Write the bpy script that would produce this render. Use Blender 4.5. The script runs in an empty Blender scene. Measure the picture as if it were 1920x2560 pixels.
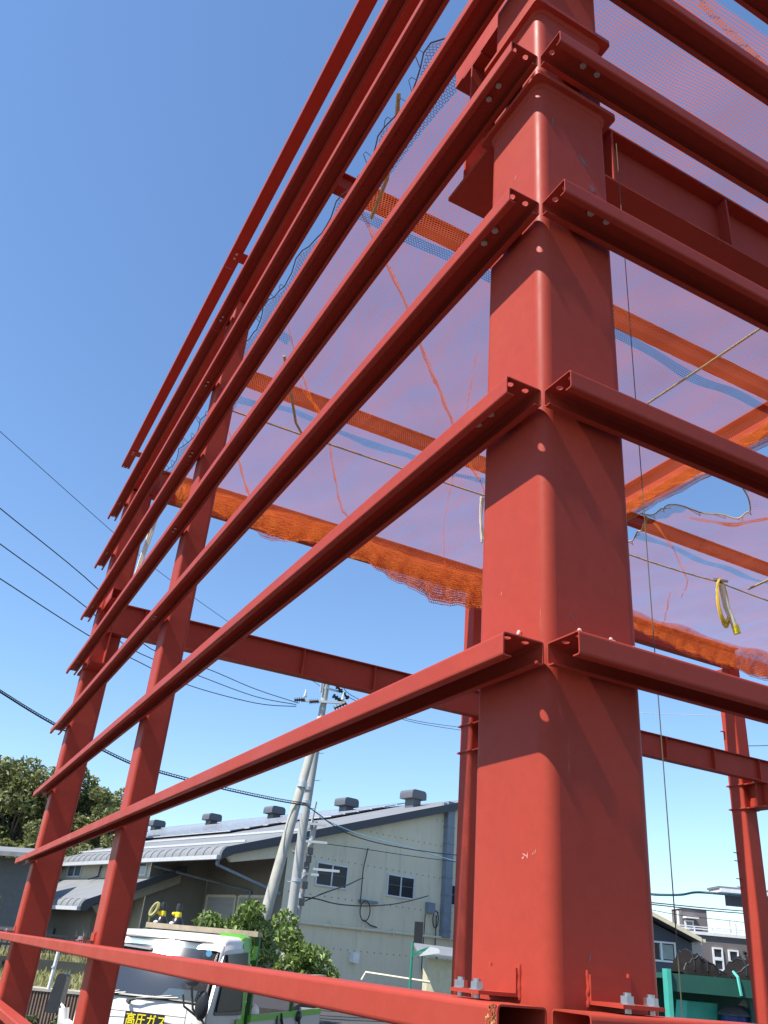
import bpy, bmesh, math, random
import numpy as np
from mathutils import Vector, Matrix
random.seed(7); rng = np.random.default_rng(11)
sc = bpy.context.scene
COL = sc.collection
PI = math.pi
# ---------------------------------------------------------------- camera frame (metres; origin = corner of the near column)
CX, CY, CZ = -1.02285, -1.31386, -0.0153
YAW, PITCH, ROLL, FPX = 1.12476, 0.491946, 0.0916263, 2086.316
FH = Vector((math.cos(YAW), math.sin(YAW), 0)); RH = Vector((math.sin(YAW), -math.cos(YAW), 0))
def W(r, d, z):            # metres right of / ahead of the photographer's standpoint, absolute height
    return Vector((CX + r*RH.x + d*FH.x, CY + r*RH.y + d*FH.y, z))
GZ = -1.85                 # ground level
# ---------------------------------------------------------------- materials
MATS = {}
def nm(name):
    m = bpy.data.materials.new(name); m.use_nodes = True
    nt = m.node_tree
    for n in list(nt.nodes): nt.nodes.remove(n)
    out = nt.nodes.new('ShaderNodeOutputMaterial')
    MATS[name] = m
    return m, nt, out
def node(nt, typ, **kw):
    n = nt.nodes.new(typ)
    for k, v in kw.items():
        if k in n.inputs.keys(): n.inputs[k].default_value = v
        else: setattr(n, k, v)
    return n
def ramp(nt, fac, stops):
    r = nt.nodes.new('ShaderNodeValToRGB')
    el = r.color_ramp.elements
    while len(el) > 1: el.remove(el[-1])
    el[0].position, el[0].color = stops[0][0], (*stops[0][1], 1)
    for p, c in stops[1:]:
        e = el.new(p); e.color = (*c, 1)
    nt.links.new(fac, r.inputs[0]); return r.outputs[0]
def mixc(nt, fac, a, b, mode='MIX'):
    m = nt.nodes.new('ShaderNodeMix'); m.data_type = 'RGBA'; m.blend_type = mode
    for s, v in ((0, fac), (6, a), (7, b)):
        if hasattr(v, 'links'): nt.links.new(v, m.inputs[s])
        elif s == 0: m.inputs[0].default_value = v
        else: m.inputs[s].default_value = (*v, 1)
    return m.outputs[2]
def noise(nt, scale, detail=4, rough=.55, vec=None, dist=0):
    n = node(nt, 'ShaderNodeTexNoise', Scale=scale, Detail=detail, Roughness=rough, Distortion=dist)
    if vec: nt.links.new(vec, n.inputs['Vector'])
    return n.outputs['Fac']
def coords(nt, scale=(1, 1, 1), kind='Object'):
    tc = nt.nodes.new('ShaderNodeTexCoord'); mp = nt.nodes.new('ShaderNodeMapping')
    mp.inputs['Scale'].default_value = scale
    nt.links.new(tc.outputs[kind], mp.inputs['Vector']); return mp.outputs[0]
def plain(name, col, rough=.6, metal=0, var=.12, nscale=6, bump=0, bscale=40, spec=.5, kind='Object'):
    m, nt, out = nm(name)
    p = node(nt, 'ShaderNodeBsdfPrincipled', Roughness=rough, Metallic=metal)
    p.inputs['Specular IOR Level'].default_value = spec
    v = coords(nt, kind=kind)
    f = noise(nt, nscale, 5, .6, v)
    c = ramp(nt, f, [(.25, tuple(x*(1-var) for x in col)), (.75, tuple(min(1, x*(1+var)) for x in col))])
    nt.links.new(c, p.inputs['Base Color'])
    if bump:
        b = node(nt, 'ShaderNodeBump', Strength=bump, Distance=.01)
        nt.links.new(noise(nt, bscale, 4, .6, v), b.inputs['Height']); nt.links.new(b.outputs[0], p.inputs['Normal'])
    nt.links.new(p.outputs[0], out.inputs[0]); return m
def make_paint(name='red_oxide', base=(.375, .050, .030), rough=.48, scuffs=True):
    m, nt, out = nm(name)
    p = node(nt, 'ShaderNodeBsdfPrincipled'); p.inputs['Specular IOR Level'].default_value = .13
    v = coords(nt)
    big = noise(nt, 1.7, 4, .55, v)
    col = ramp(nt, big, [(.3, tuple(x*.9 for x in base)), (.55, base), (.8, (base[0]*1.07, base[1]*1.2, base[2]*1.25))])
    fine = noise(nt, 34, 5, .7, v)
    col = mixc(nt, .22, col, ramp(nt, fine, [(.3, tuple(x*.72 for x in base)), (.7, tuple(x*1.25 for x in base))]))
    if scuffs:
        vs = coords(nt, (9, 9, 2.3))
        s1 = noise(nt, 2.1, 7, .75, vs, .8)
        mk = ramp(nt, s1, [(.665, (0, 0, 0)), (.74, (1, 1, 1))])
        f2 = nt.nodes.new('ShaderNodeMath'); f2.operation = 'MULTIPLY'; f2.inputs[1].default_value = .42
        nt.links.new(mk, f2.inputs[0])
        col = mixc(nt, f2.outputs[0], col, (.50, .20, .16))
        vd = coords(nt, (14, 14, 5))
        s2 = noise(nt, 1.3, 6, .7, vd, .3)
        mk2 = ramp(nt, s2, [(.73, (0, 0, 0)), (.78, (1, 1, 1))])
        f3 = nt.nodes.new('ShaderNodeMath'); f3.operation = 'MULTIPLY'; f3.inputs[1].default_value = .3
        nt.links.new(mk2, f3.inputs[0])
        col = mixc(nt, f3.outputs[0], col, (.16, .045, .035))
    nt.links.new(col, p.inputs['Base Color'])
    rr = ramp(nt, noise(nt, 5, 4, .6, v), [(.3, (rough-.06,)*3), (.7, (rough+.1,)*3)])
    nt.links.new(rr, p.inputs['Roughness'])
    b = node(nt, 'ShaderNodeBump', Strength=.035, Distance=.004)
    nt.links.new(noise(nt, 160, 3, .6, v), b.inputs['Height']); nt.links.new(b.outputs[0], p.inputs['Normal'])
    nt.links.new(p.outputs[0], out.inputs[0]); return m
def make_net(name, threadc, mortar=.00172, bw=.0215, rh=.0180):
    m, nt, out = nm(name)
    uv = coords(nt, kind='UV')
    # slight weave irregularity
    nz = node(nt, 'ShaderNodeTexNoise', Scale=7.0, Detail=2.0); nt.links.new(uv, nz.inputs['Vector'])
    sub = nt.nodes.new('ShaderNodeVectorMath'); sub.operation = 'MULTIPLY_ADD'
    sub.inputs[1].default_value = (.010, .010, 0); nt.links.new(nz.outputs['Color'], sub.inputs[0]); nt.links.new(uv, sub.inputs[2])
    br = node(nt, 'ShaderNodeTexBrick', Scale=1.0)
    us = coords(nt, (1.6, .32, 1), kind='UV'); sn = noise(nt, 2.2, 5, .65, us, 1.2)      # gathers: streaks where the mesh is drawn closer
    mr = node(nt, 'ShaderNodeMapRange'); mr.inputs['From Min'].default_value = .35; mr.inputs['From Max'].default_value = .68
    mr.inputs['To Min'].default_value = mortar*.82; mr.inputs['To Max'].default_value = mortar*1.3
    nt.links.new(sn, mr.inputs['Value']); nt.links.new(mr.outputs[0], br.inputs['Mortar Size'])
    br.inputs['Mortar Smooth'].default_value = 0
    br.inputs['Brick Width'].default_value = bw; br.inputs['Row Height'].default_value = rh
    nt.links.new(sub.outputs[0], br.inputs['Vector'])
    d = node(nt, 'ShaderNodeBsdfDiffuse'); t = node(nt, 'ShaderNodeBsdfTranslucent'); tr = node(nt, 'ShaderNodeBsdfTransparent')
    c = ramp(nt, noise(nt, 1.3, 3, .6, uv), [(.3, tuple(x*.85 for x in threadc)), (.7, threadc)])
    nt.links.new(c, d.inputs[0]); nt.links.new(c, t.inputs[0])
    a = node(nt, 'ShaderNodeMixShader', Fac=.5); nt.links.new(d.outputs[0], a.inputs[1]); nt.links.new(t.outputs[0], a.inputs[2])
    mx = node(nt, 'ShaderNodeMixShader')
    nt.links.new(br.outputs['Fac'], mx.inputs[0]); nt.links.new(tr.outputs[0], mx.inputs[1]); nt.links.new(a.outputs[0], mx.inputs[2])
    nt.links.new(mx.outputs[0], out.inputs[0]); return m
def make_leaf(name, dark, light, rough=.55):
    m, nt, out = nm(name)
    g = nt.nodes.new('ShaderNodeNewGeometry')
    c = ramp(nt, g.outputs['Random Per Island'], [(0, dark), (.55, tuple((a+b)/2 for a, b in zip(dark, light))), (1, light)])
    p = node(nt, 'ShaderNodeBsdfPrincipled', Roughness=rough); nt.links.new(c, p.inputs['Base Color'])
    t = node(nt, 'ShaderNodeBsdfTranslucent'); nt.links.new(c, t.inputs[0])
    mx = node(nt, 'ShaderNodeMixShader', Fac=.28); nt.links.new(p.outputs[0], mx.inputs[1]); nt.links.new(t.outputs[0], mx.inputs[2])
    nt.links.new(mx.outputs[0], out.inputs[0]); return m
def make_glass(name, tint, refl=.18, rough=.04, dust=0):
    m, nt, out = nm(name)
    tr = node(nt, 'ShaderNodeBsdfTransparent', Color=(*tint, 1)); gl = node(nt, 'ShaderNodeBsdfGlossy', Roughness=rough)
    lw = node(nt, 'ShaderNodeLayerWeight', Blend=.35)
    mth = nt.nodes.new('ShaderNodeMath'); mth.operation = 'ADD'; mth.inputs[1].default_value = refl; mth.use_clamp = True
    sc_ = nt.nodes.new('ShaderNodeMath'); sc_.operation = 'MULTIPLY'; sc_.inputs[1].default_value = .7
    nt.links.new(lw.outputs['Fresnel'], sc_.inputs[0]); nt.links.new(sc_.outputs[0], mth.inputs[0])
    mx = node(nt, 'ShaderNodeMixShader'); nt.links.new(mth.outputs[0], mx.inputs[0])
    nt.links.new(tr.outputs[0], mx.inputs[1]); nt.links.new(gl.outputs[0], mx.inputs[2])
    if dust:
        dd = node(nt, 'ShaderNodeBsdfDiffuse', Color=(.55, .58, .58, 1)); m2 = node(nt, 'ShaderNodeMixShader', Fac=dust)
        nt.links.new(mx.outputs[0], m2.inputs[1]); nt.links.new(dd.outputs[0], m2.inputs[2]); mx = m2
    nt.links.new(mx.outputs[0], out.inputs[0]); return m
RED = make_paint()
NET = make_net('orange_net', (.62, .13, .05))
NETD = make_net('orange_net_gathered', (.95, .28, .055), mortar=.0026)
BOLT = plain('zinc_bolt', (.52, .52, .47), .38, .25, .1, 60)
BRIGHT = plain('bright_zinc', (.40, .43, .47), .30, .85, .08, 60)
ROPE = plain('hemp_rope', (.55, .38, .16), .85, 0, .25, 30)
DROPE = plain('dark_rope', (.20, .12, .09), .9, 0, .3, 30)
WROPE = plain('white_rope', (.72, .68, .56), .8, 0, .15, 30)
YROPE = plain('yellow_rope', (.75, .50, .05), .7, 0, .25, 60)
YELLOW = plain('yellow_tape', (.85, .68, .02), .5)
SPLAT = plain('weld_spatter', (.62, .42, .36), .7)
WIRE = plain('wire_black', (.018, .022, .03), .6)
TWINE = plain('plumb_twine', (.10, .085, .05), .8)
# ---------------------------------------------------------------- mesh builder
ORG = {}
class MB:
    def __init__(self, T=None): self.v = []; self.f = []; self.T = T; self.uv = None
    def add(self, vs, fs):
        o = len(self.v)
        self.v += [tuple(self.T(*p)) if self.T else tuple(p) for p in vs]
        self.f += [tuple(i+o for i in q) for q in fs]; return self
    def box(self, x0, x1, y0, y1, z0, z1):
        return self.add([(x, y, z) for z in (z0, z1) for y in (y0, y1) for x in (x0, x1)],
            [(0, 2, 3, 1), (4, 5, 7, 6), (0, 1, 5, 4), (2, 6, 7, 3), (0, 4, 6, 2), (1, 3, 7, 5)])
    def bar(self, a, b, w, h=None, up=(0, 0, 1)):
        a, b = Vector(a), Vector(b); h = h or w; d = (b-a).normalized(); u = Vector(up)
        if abs(d.dot(u)) > .98: u = Vector((1, 0, 0))
        s = d.cross(u).normalized()*w/2; t = s.cross(d).normalized()*h/2
        vs = [p+i*s+j*t for p in (a, b) for i, j in ((-1, -1), (1, -1), (1, 1), (-1, 1))]
        return self.add(vs, [(0, 1, 2, 3), (7, 6, 5, 4), (0, 4, 5, 1), (1, 5, 6, 2), (2, 6, 7, 3), (3, 7, 4, 0)])
    def prism(self, prof, mp, l0, l1):       # closed 2-D profile swept along a straight line; mp(a,b,l) -> xyz
        n = len(prof)
        vs = [mp(a, b, l) for l in (l0, l1) for a, b in prof]
        fs = [(i, (i+1) % n, n+(i+1) % n, n+i) for i in range(n)] + [tuple(range(n))[::-1], tuple(range(n, 2*n))]
        return self.add(vs, fs)
    def tube(self, pts, r, n=6, cap=True):
        P = [Vector(p) for p in pts]; R = r if isinstance(r, (list, tuple)) else [r]*len(P)
        vs = []; fs = []; s = None
        for i, p in enumerate(P):
            d = (P[min(i+1, len(P)-1)]-P[max(i-1, 0)]).normalized()
            if s is None:
                s = d.cross(Vector((0, 0, 1)))
                if s.length < .05: s = d.cross(Vector((1, 0, 0)))
            s = s-d*s.dot(d)
            if s.length < 1e-4: s = d.cross(Vector((.3, .5, .8)))
            s.normalize(); t = s.cross(d)
            vs += [p+R[i]*(math.cos(2*PI*k/n)*s+math.sin(2*PI*k/n)*t) for k in range(n)]
        for i in range(len(P)-1):
            for k in range(n):
                a = i*n+k; b = i*n+(k+1) % n; fs.append((a, b, b+n, a+n))
        if cap: fs += [tuple(range(n))[::-1], tuple(range((len(P)-1)*n, len(P)*n))]
        return self.add(vs, fs)
    def cyl(self, a, b, r0, r1=None, n=12): return self.tube([a, b], [r0, r1 if r1 is not None else r0], n)
    def quad(self, *p): return self.add(p, [tuple(range(len(p)))])
    def grid(self, fn, nu, nv, L=None):
        vs = [fn(i/nu, j/nv) for j in range(nv+1) for i in range(nu+1)]
        fs = [(j*(nu+1)+i, j*(nu+1)+i+1, (j+1)*(nu+1)+i+1, (j+1)*(nu+1)+i) for j in range(nv) for i in range(nu)]
        if L:
            if self.uv is None: self.uv = []
            self.uv += [(i/nu*L[0], j/nv*L[1]) for j in range(nv+1) for i in range(nu+1)]
        return self.add(vs, fs)
    def ell(self, c, rx, ry, rz, n=10, m=7, top=1.0):
        vs = []; fs = []
        for j in range(m+1):
            th = PI*j/m
            for i in range(n):
                ph = 2*PI*i/n
                vs.append((c[0]+rx*math.sin(th)*math.cos(ph), c[1]+ry*math.sin(th)*math.sin(ph), c[2]+rz*math.cos(th)))
        for j in range(m):
            for i in range(n):
                a = j*n+i; b = j*n+(i+1) % n; fs.append((a, a+n, b+n, b))
        return self.add(vs, fs)
    def build(self, name, mat, parent=None, origin=None, smooth=40, fix=True, merge=1e-5, flat=0):
        vs = np.array(self.v, dtype=float)
        if origin is None:
            if parent is not None: origin = vs.mean(0)
            else:
                origin = (vs.min(0)+vs.max(0))/2; origin[2] = vs[:, 2].min()
        origin = np.array(origin, dtype=float)
        me = bpy.data.meshes.new(name)
        me.from_pydata((vs-origin).tolist(), [], self.f)
        if self.uv:
            ul = me.uv_layers.new(name='UVMap')
            for l in me.loops: ul.data[l.index].uv = self.uv[l.vertex_index]
        if fix:
            bm = bmesh.new(); bm.from_mesh(me)
            if merge: bmesh.ops.remove_doubles(bm, verts=bm.verts, dist=merge)
            bmesh.ops.recalc_face_normals(bm, faces=bm.faces); bm.to_mesh(me); bm.free()
        if smooth:
            me.polygons.foreach_set('use_smooth', [True]*len(me.polygons)); me.set_sharp_from_angle(angle=math.radians(smooth))
        if flat:                                # broad plane faces keep their own normal, only the rounded corners are smooth
            for pg in me.polygons:
                vs_ = [me.vertices[i].co for i in pg.vertices]
                L_ = max((vs_[i]-vs_[i-1]).length for i in range(len(vs_)))
                if pg.area/L_ > flat: pg.use_smooth = False
        me.materials.append(mat)
        o = bpy.data.objects.new(name, me); COL.objects.link(o)
        ORG[o.name] = origin
        if parent is not None:
            o.parent = parent; o.location = origin-ORG[parent.name]
        else: o.location = origin
        return o
def tag(o, label=None, cat=None, group=None, kind=None):
    for k, v in (('label', label), ('category', cat), ('group', group), ('kind', kind)):
        if v: o[k] = v
    return o
def thing(name, loc, label, cat, group=None):
    o = bpy.data.objects.new(name, None); COL.objects.link(o); o.location = loc; o.empty_display_size = .2
    ORG[o.name] = np.array(loc, dtype=float)
    return tag(o, label, cat, group)
ORD = ['lowest', 'second', 'third', 'fourth', 'fifth', 'sixth', 'seventh', 'topmost']
# ================================================================ STEEL FRAME
G, BW, HH, TT = .0147, .1, .0494, .003
ZK = [.5807, 1.2157, 1.8543, 2.5056, 3.1278, 3.7672, 4.4173, 5.100]
ZT, HT = -.0616, .060                     # top of the square tube rails
def rnd(pts, r, seg=3):                   # round every corner of a closed polygon (r per point)
    out = []; n = len(pts)
    for i, p in enumerate(pts):
        rr = r[i] if isinstance(r, (list, tuple)) else r
        p = Vector(p); a = Vector(pts[i-1])-p; b = Vector(pts[(i+1) % n])-p
        if rr <= 0: out.append(tuple(p)); continue
        a.normalize(); b.normalize()
        p0, p1 = p+a*rr, p+b*rr
        for k in range(seg+1):
            t = k/seg; q = p0*(1-t)**2+p*2*t*(1-t)+p1*t*t; out.append(tuple(q))
    return out
def c_profile(parts='all'):
    t, h, L = TT, HH, .02
    ro, ri = .0065, .004
    if parts == 'all':
        P = [(L, -h), (0, -h), (0, 0), (BW, 0), (BW, -h), (BW-L, -h), (BW-L, -h+t), (BW-t, -h+t), (BW-t, -t), (t, -t), (t, -h+t), (L, -h+t)]
        R = [0, ro, ro, ro, ro, 0, 0, ri, ri, ri, ri, 0]
        return [rnd(P, R)]
    e = .012
    A = rnd([(L, -h), (0, -h), (0, 0), (e, 0), (e, -t), (t, -t), (t, -h+t), (L, -h+t)], [0, ro, ro, 0, 0, ri, ri, 0])
    return [A, [(BW-o, z) for o, z in A][::-1]]
def holed_plate(mb, mp, u0, u1, o0, o1, uh, oh, a, r, z0, z1, n=16):
    us = [u0, uh-a, uh+a, u1]; os_ = [o0]
    for h in oh: os_ += [h-a, h+a]
    os_ += [o1]
    for i in range(3):
        for j in range(len(os_)-1):
            ua, ub, oa, ob = us[i], us[i+1], os_[j], os_[j+1]
            hole = i == 1 and j % 2 == 1
            for z in (z0, z1):
                if not hole: mb.quad(mp(oa, z, ua), mp(ob, z, ua), mp(ob, z, ub), mp(oa, z, ub))
                else:
                    co, cu = (oa+ob)/2, (ua+ub)/2
                    for k in range(n):
                        q = []
                        for kk in (k, k+1):
                            th = 2*PI*kk/n+PI/4; c, s = math.cos(th), math.sin(th); m = a/max(abs(c), abs(s))
                            q.append(((co+m*c, cu+m*s), (co+r*c, cu+r*s)))
                        mb.quad(mp(q[0][0][0], z, q[0][0][1]), mp(q[1][0][0], z, q[1][0][1]), mp(q[1][1][0], z, q[1][1][1]), mp(q[0][1][0], z, q[0][1][1]))
            if hole:
                co, cu = (oa+ob)/2, (ua+ub)/2
                for k in range(n):
                    p = [(co+r*math.cos(2*PI*kk/n+PI/4), cu+r*math.sin(2*PI*kk/n+PI/4)) for kk in (k, k+1)]
                    mb.quad(mp(p[0][0], z0, p[0][1]), mp(p[1][0], z0, p[1][1]), mp(p[1][0], z1, p[1][1]), mp(p[0][0], z1, p[0][1]))
    for i in range(3):
        for o in (o0, o1): mb.quad(mp(o, z0, us[i]), mp(o, z0, us[i+1]), mp(o, z1, us[i+1]), mp(o, z1, us[i]))
    for j in range(len(os_)-1):
        for u in (u0, u1): mb.quad(mp(os_[j], z0, u), mp(os_[j+1], z0, u), mp(os_[j+1], z1, u), mp(os_[j], z1, u))
def hexbolt(p, up=1, nut=True, r=.0108):   # head below the web, nut above the clip
    mb = MB(); x, y, z = p
    a0 = random.random()
    def hx(z0, z1, rr):
        n = 6; vs = []
        for zz, k in ((z0, .93), (z0+.0016*(1 if z1 > z0 else -1), 1), (z1-.0016*(1 if z1 > z0 else -1), 1), (z1, .93)):
            vs += [(x+rr*k*math.cos(PI/3*i+a0), y+rr*k*math.sin(PI/3*i+a0), zz) for i in range(n)]
        fs = [(j*n+i, j*n+(i+1) % n, (j+1)*n+(i+1) % n, (j+1)*n+i) for j in range(3) for i in range(n)]+[(5, 4, 3, 2, 1, 0), tuple(range(18, 24))]
        mb.add(vs, fs)
    hx(z-TT-.0002, z-TT-.0085, r)
    if nut:
        hx(z+.0065, z+.0165, r); mb.cyl((x, y, z+.0165), (x, y, z+.021), .0058, n=10)
    return mb
def lmap(o, z, u): return (-G-o, u, z)
def rmap(o, z, u): return (u, -G-o, z)
LBOLT = {0: (.127, .182), 1: (4.0, 4.055), 2: (7.76, 7.815)}   # bolt stations along the left wall
def girt(side, k, u0, u1, holes0, holes1, bolts, label):
    mp0 = lmap if side == 'L' else rmap
    flip = k == 7
    z = ZK[k]
    mp = (lambda o, b, u: mp0(o, z-b, u)) if flip else (lambda o, b, u: mp0(o, z+b, u))
    nmn = 'wall_girt'
    root = thing(nmn, mp0(.05, z, u0), label, 'steel girt', 'C-shaped steel girts on the left wall' if side == 'L' else 'C-shaped steel girts on the right wall')
    mb = MB(); a = .042
    s0 = u0+a if holes0 else u0; s1 = u1-a if holes1 else u1
    # straight run, split so long pieces keep tidy faces
    for pr in c_profile(): mb.prism(pr, mp, s0, s1)
    for end, use in ((0, holes0), (1, holes1)):
        if not use: continue
        ua, ub = (u0, s0) if end == 0 else (s1, u1)
        uh = u0+.021 if end == 0 else u1-.021
        for pr in c_profile('split'): mb.prism(pr, mp, ua, ub)
        holed_plate(mb, mp, ua, ub, .012, BW-.012, uh, (.0323, .0763), .0125, .0085, -TT, 0)
    mb.build('channel', RED, root, smooth=32, merge=0, flat=.008)
    if flip:
        for u in bolts[:1]:
            cb = MB(); cb.box(-G-BW+.012, .10, u-.03, u+.09, z-.0065, z-.0002) if side == 'L' else cb.box(u-.03, u+.09, -G-BW+.012, .10, z-.0065, z-.0002); cb.build('angle_clip', RED, root, smooth=0)
    for u in bolts:
        p = mp0(.0503, z, u)
        if flip:
            b = MB(); b.cyl((p[0], p[1], p[2]-.0165), (p[0], p[1], p[2]-.0065), .0108, n=6); b.build('bolt', BOLT, root)
        else: hexbolt(p).build('bolt', BOLT, root, smooth=25)
    return root
EL, ER, YJ, YE = -.013, -.008, 4.204, 8.223
for k in range(8):
    zl = ORD[k]
    girt('L', k, EL, YJ-.002, True, False, (LBOLT[0] if k < 7 else ())+(4.0, 4.055), f'{zl} left-wall girt counted upward, near piece running from corner column to middle post')
    girt('L', k, YJ+.002, YE, False, True, LBOLT[2], f'{zl} left-wall girt counted upward, far piece beyond the middle post')
    girt('R', k, ER, 4.3, True, False, (.122, .177), f'{zl} right-wall girt counted upward, shaded, starting at the corner column')
# square tube rails at breast height and below
def rail(side, ztop, u0, u1, label, open0=True):
    mp0 = lmap if side == 'L' else rmap
    mb = MB(); t = .0032
    P = rnd([(0, 0), (BW, 0), (BW, -HT), (0, -HT)], .009, 4)
    Q = rnd([(t, -t), (BW-t, -t), (BW-t, -HT+t), (t, -HT+t)], .006, 4)
    n = len(P); mp = lambda o, b, u: mp0(o, ztop+b, u)
    vs = [mp(a, b, u) for pr in (P, Q) for u in (u0, u1) for a, b in pr]
    fs = []
    for i in range(n):
        j = (i+1) % n
        fs += [(i, j, n+j, n+i), (2*n+j, 2*n+i, 3*n+i, 3*n+j), (i, 2*n+i, 2*n+j, j), (n+j, 3*n+j, 3*n+i, n+i)]
    mb.add(vs, fs)
    return tag(mb.build('tube_rail', RED, smooth=32, flat=.012), label, 'steel tube', 'square tube rails')
RAILS = [rail('L', ZT, EL+.002, YJ-.002, 'bright red square tube rail at eye level, crossing in front of the truck'),
 rail('L', ZT, YJ+.002, 9.6, 'far piece of the eye-level red tube rail, from middle post to the left edge'),
 rail('R', ZT, ER, 4.3, 'red tube rail at eye level right of the corner column, before green machinery'),
 rail('L', -.559, EL+.002, 9.6, 'lower red square tube rail just visible in the bottom left corner')]
# rusty raw edge on the near tube end
def rust_mat():
    m, nt, out = nm('rust_edge')
    p = node(nt, 'ShaderNodeBsdfPrincipled', Roughness=.9)
    v = coords(nt)
    nt.links.new(ramp(nt, noise(nt, 55, 6, .75, v), [(.35, (.42, .075, .04)), (.5, (.30, .12, .035)), (.62, (.62, .40, .16))]), p.inputs['Base Color'])
    nt.links.new(p.outputs[0], out.inputs[0]); return m
RUST = rust_mat()
mb = MB()
for i in range(60):
    u = abs(random.gauss(0, .012)); b = -.004-random.random()*.05
    s = .0018+random.random()*.0032
    mb.box(-G-BW-.0009, -G-BW+.0006, EL+.003+u, EL+.003+u+s, ZT+b, ZT+b+s*1.3)
mb.build('rust_patch', RUST, RAILS[0])
# ---- columns
def rsq(x0, x1, y0, y1, r, seg=8):
    P = []
    for cx, cy, a0 in ((x1-r, y1-r, 0), (x0+r, y1-r, 90), (x0+r, y0+r, 180), (x1-r, y0+r, 270)):
        for k in range(seg+1):
            a = math.radians(a0+90*k/seg); P.append((cx+r*math.cos(a), cy+r*math.sin(a)))
    return P
WC = .262
def bead(mb, a, b, r, n=9):
    a, b = Vector(a), Vector(b); pts = []; rr = []
    for i in range(n+1):
        t = i/n; pts.append(a.lerp(b, t)+Vector((random.uniform(-.3, .3)*r, random.uniform(-.3, .3)*r, 0)))
        rr.append(r*random.uniform(.8, 1.2)*(.75 if i in (0, n) else 1))
    mb.tube(pts, rr, 8)
def clips(root, yc, zs, side='L', w=.092, u0=.085):
    """angle cleats welded to a column face; horizontal leg over the girt"""
    for z in zs:
        mp = (lambda a, u, zz: (-a, yc+u, zz)) if side == 'L' else (lambda a, u, zz: (u, -a, zz))
        mb = MB(mp); zt = z+.0005 if z != ZT else z+.009
        mb.box(.0003, .088, u0, u0+w, zt, zt+.006)
        mb.box(.0003, .0085, u0+.0003, u0+w-.0003, zt+.006, zt+.046)
        for uu in (u0, u0+w):
            bead(mb, (.0005, uu, zt-.004), (.0005, uu, zt+.052), .0044 if z == ZT else .0038)
        c = mb.build('angle_clip', RED, root, smooth=50)
        if z != ZT:
            sp = MB(mp)
            for uu in (u0+.006, u0+w): sp.ell((.002, uu, zt+.052), .003, .006, .007, 7, 5)
            sp.build('weld_spatter', SPLAT, c)
        if z == ZT:
            for u in (.0, 1.):
                bu = u0+.04+u*.052 if side == 'L' else u0+.03+u*.053
                b = MB(mp); a0 = random.random(); zb = zt+.006
                for z0, z1, rr, nn in ((zb, zb+.0018, .0132, 16), (zb+.0018, zb+.0125, .0122, 6), (zb+.0125, zb+.0175, .0066, 12), (zt-.0075, zt, .006, 10)):
                    b.add([(.065+rr*math.cos(2*PI*i/nn+a0), bu+rr*math.sin(2*PI*i/nn+a0), zz) for zz in (z0, z1) for i in range(nn)],
                          [(i, (i+1) % nn, nn+(i+1) % nn, nn+i) for i in range(nn)]+[tuple(range(nn))[::-1], tuple(range(nn, 2*nn))])
                b.build('bolt', BRIGHT, c, smooth=25)
def bracket_mesh(x0, x1, yf, sgn, ln, zb, zt):
    """H bracket on the face y=yf of a column, pointing sgn along y"""
    mb = MB(); y1 = yf+sgn*ln
    lo, hi = min(yf, y1), max(yf, y1)
    mb.box(x0, x1, lo, hi, zb-.008, zb+.008); mb.box(x0, x1, lo, hi, zt-.008, zt+.008)
    xm = (x0+x1)/2; mb.box(xm-.005, xm+.005, lo+.001, hi-.001, zb+.008, zt-.008)
    ys = yf+sgn*ln*.64
    mb.box(x0+.003, xm-.005, ys-.006, ys+.006, zb+.008, zt-.008); mb.box(xm+.005, x1-.003, ys-.006, ys+.006, zb+.008, zt-.008)
    return mb
ZD0, ZD1 = 2.415, 2.80
ZF0, ZF1 = 2.40, 2.74
def column(x0, y0, label, zs, side_r, br=None, w=WC, wy=None, r=.030, ztop=4.56, diaph=True, zd=(2.415, 2.80)):
    wy = wy or w
    root = thing('steel_column', (x0+w/2, y0+wy/2, GZ), label, 'steel column', 'red steel columns of the frame')
    P = rsq(x0, x0+w, y0, y0+wy, r)
    mb = MB(); mp = lambda a, b, l: (a, b, l)
    zz = [GZ, -.5, .25, .9, 1.5, 2.1, zd[0]-.011, zd[0]+.011, zd[1]-.011, zd[1]+.011, 3.3, 3.9, ztop] if diaph else [GZ, 0, 1.5, 3, ztop]
    n = len(P); vs = [(a, b, z) for z in zz for a, b in P]
    fs = [(j*n+i, j*n+(i+1) % n, (j+1)*n+(i+1) % n, (j+1)*n+i) for j in range(len(zz)-1) for i in range(n)]
    fs += [tuple(range(n))[::-1], tuple(range((len(zz)-1)*n, len(zz)*n))]
    mb.add(vs, fs); mb.build('shaft', RED, root, smooth=50, merge=0, flat=.03)
    if diaph:
        for zp in zd:
            e = .025; mb = MB()
            mb.prism(rsq(x0-e+.0, x0+w+e, y0-e, y0+wy+e, .012, 4), mp, zp-.0085, zp+.0085)
            # fillet weld under and over the plate
            for zz_, s in ((zp-.0085, -1), (zp+.0085, 1)):
                A = rsq(x0-.009, x0+w+.009, y0-.009, y0+wy+.009, r+.006, 6); B = rsq(x0-.0005, x0+w+.0005, y0-.0005, y0+wy+.0005, r, 6)
                m = len(A)
                mb.add([(a, b, zz_) for a, b in A]+[(a, b, zz_+s*.011) for a, b in B], [(i, (i+1) % m, m+(i+1) % m, m+i) for i in range(m)])
            mb.build('diaphragm_plate', RED, root, smooth=35, flat=.012)
    if br: bracket_mesh(*br).build('crane_bracket', RED, root, smooth=0)
    if zs:
        clips(root, y0, zs, 'L')
        if side_r: clips(root, 0, zs, 'R', .092, .083)
    return root
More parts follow.
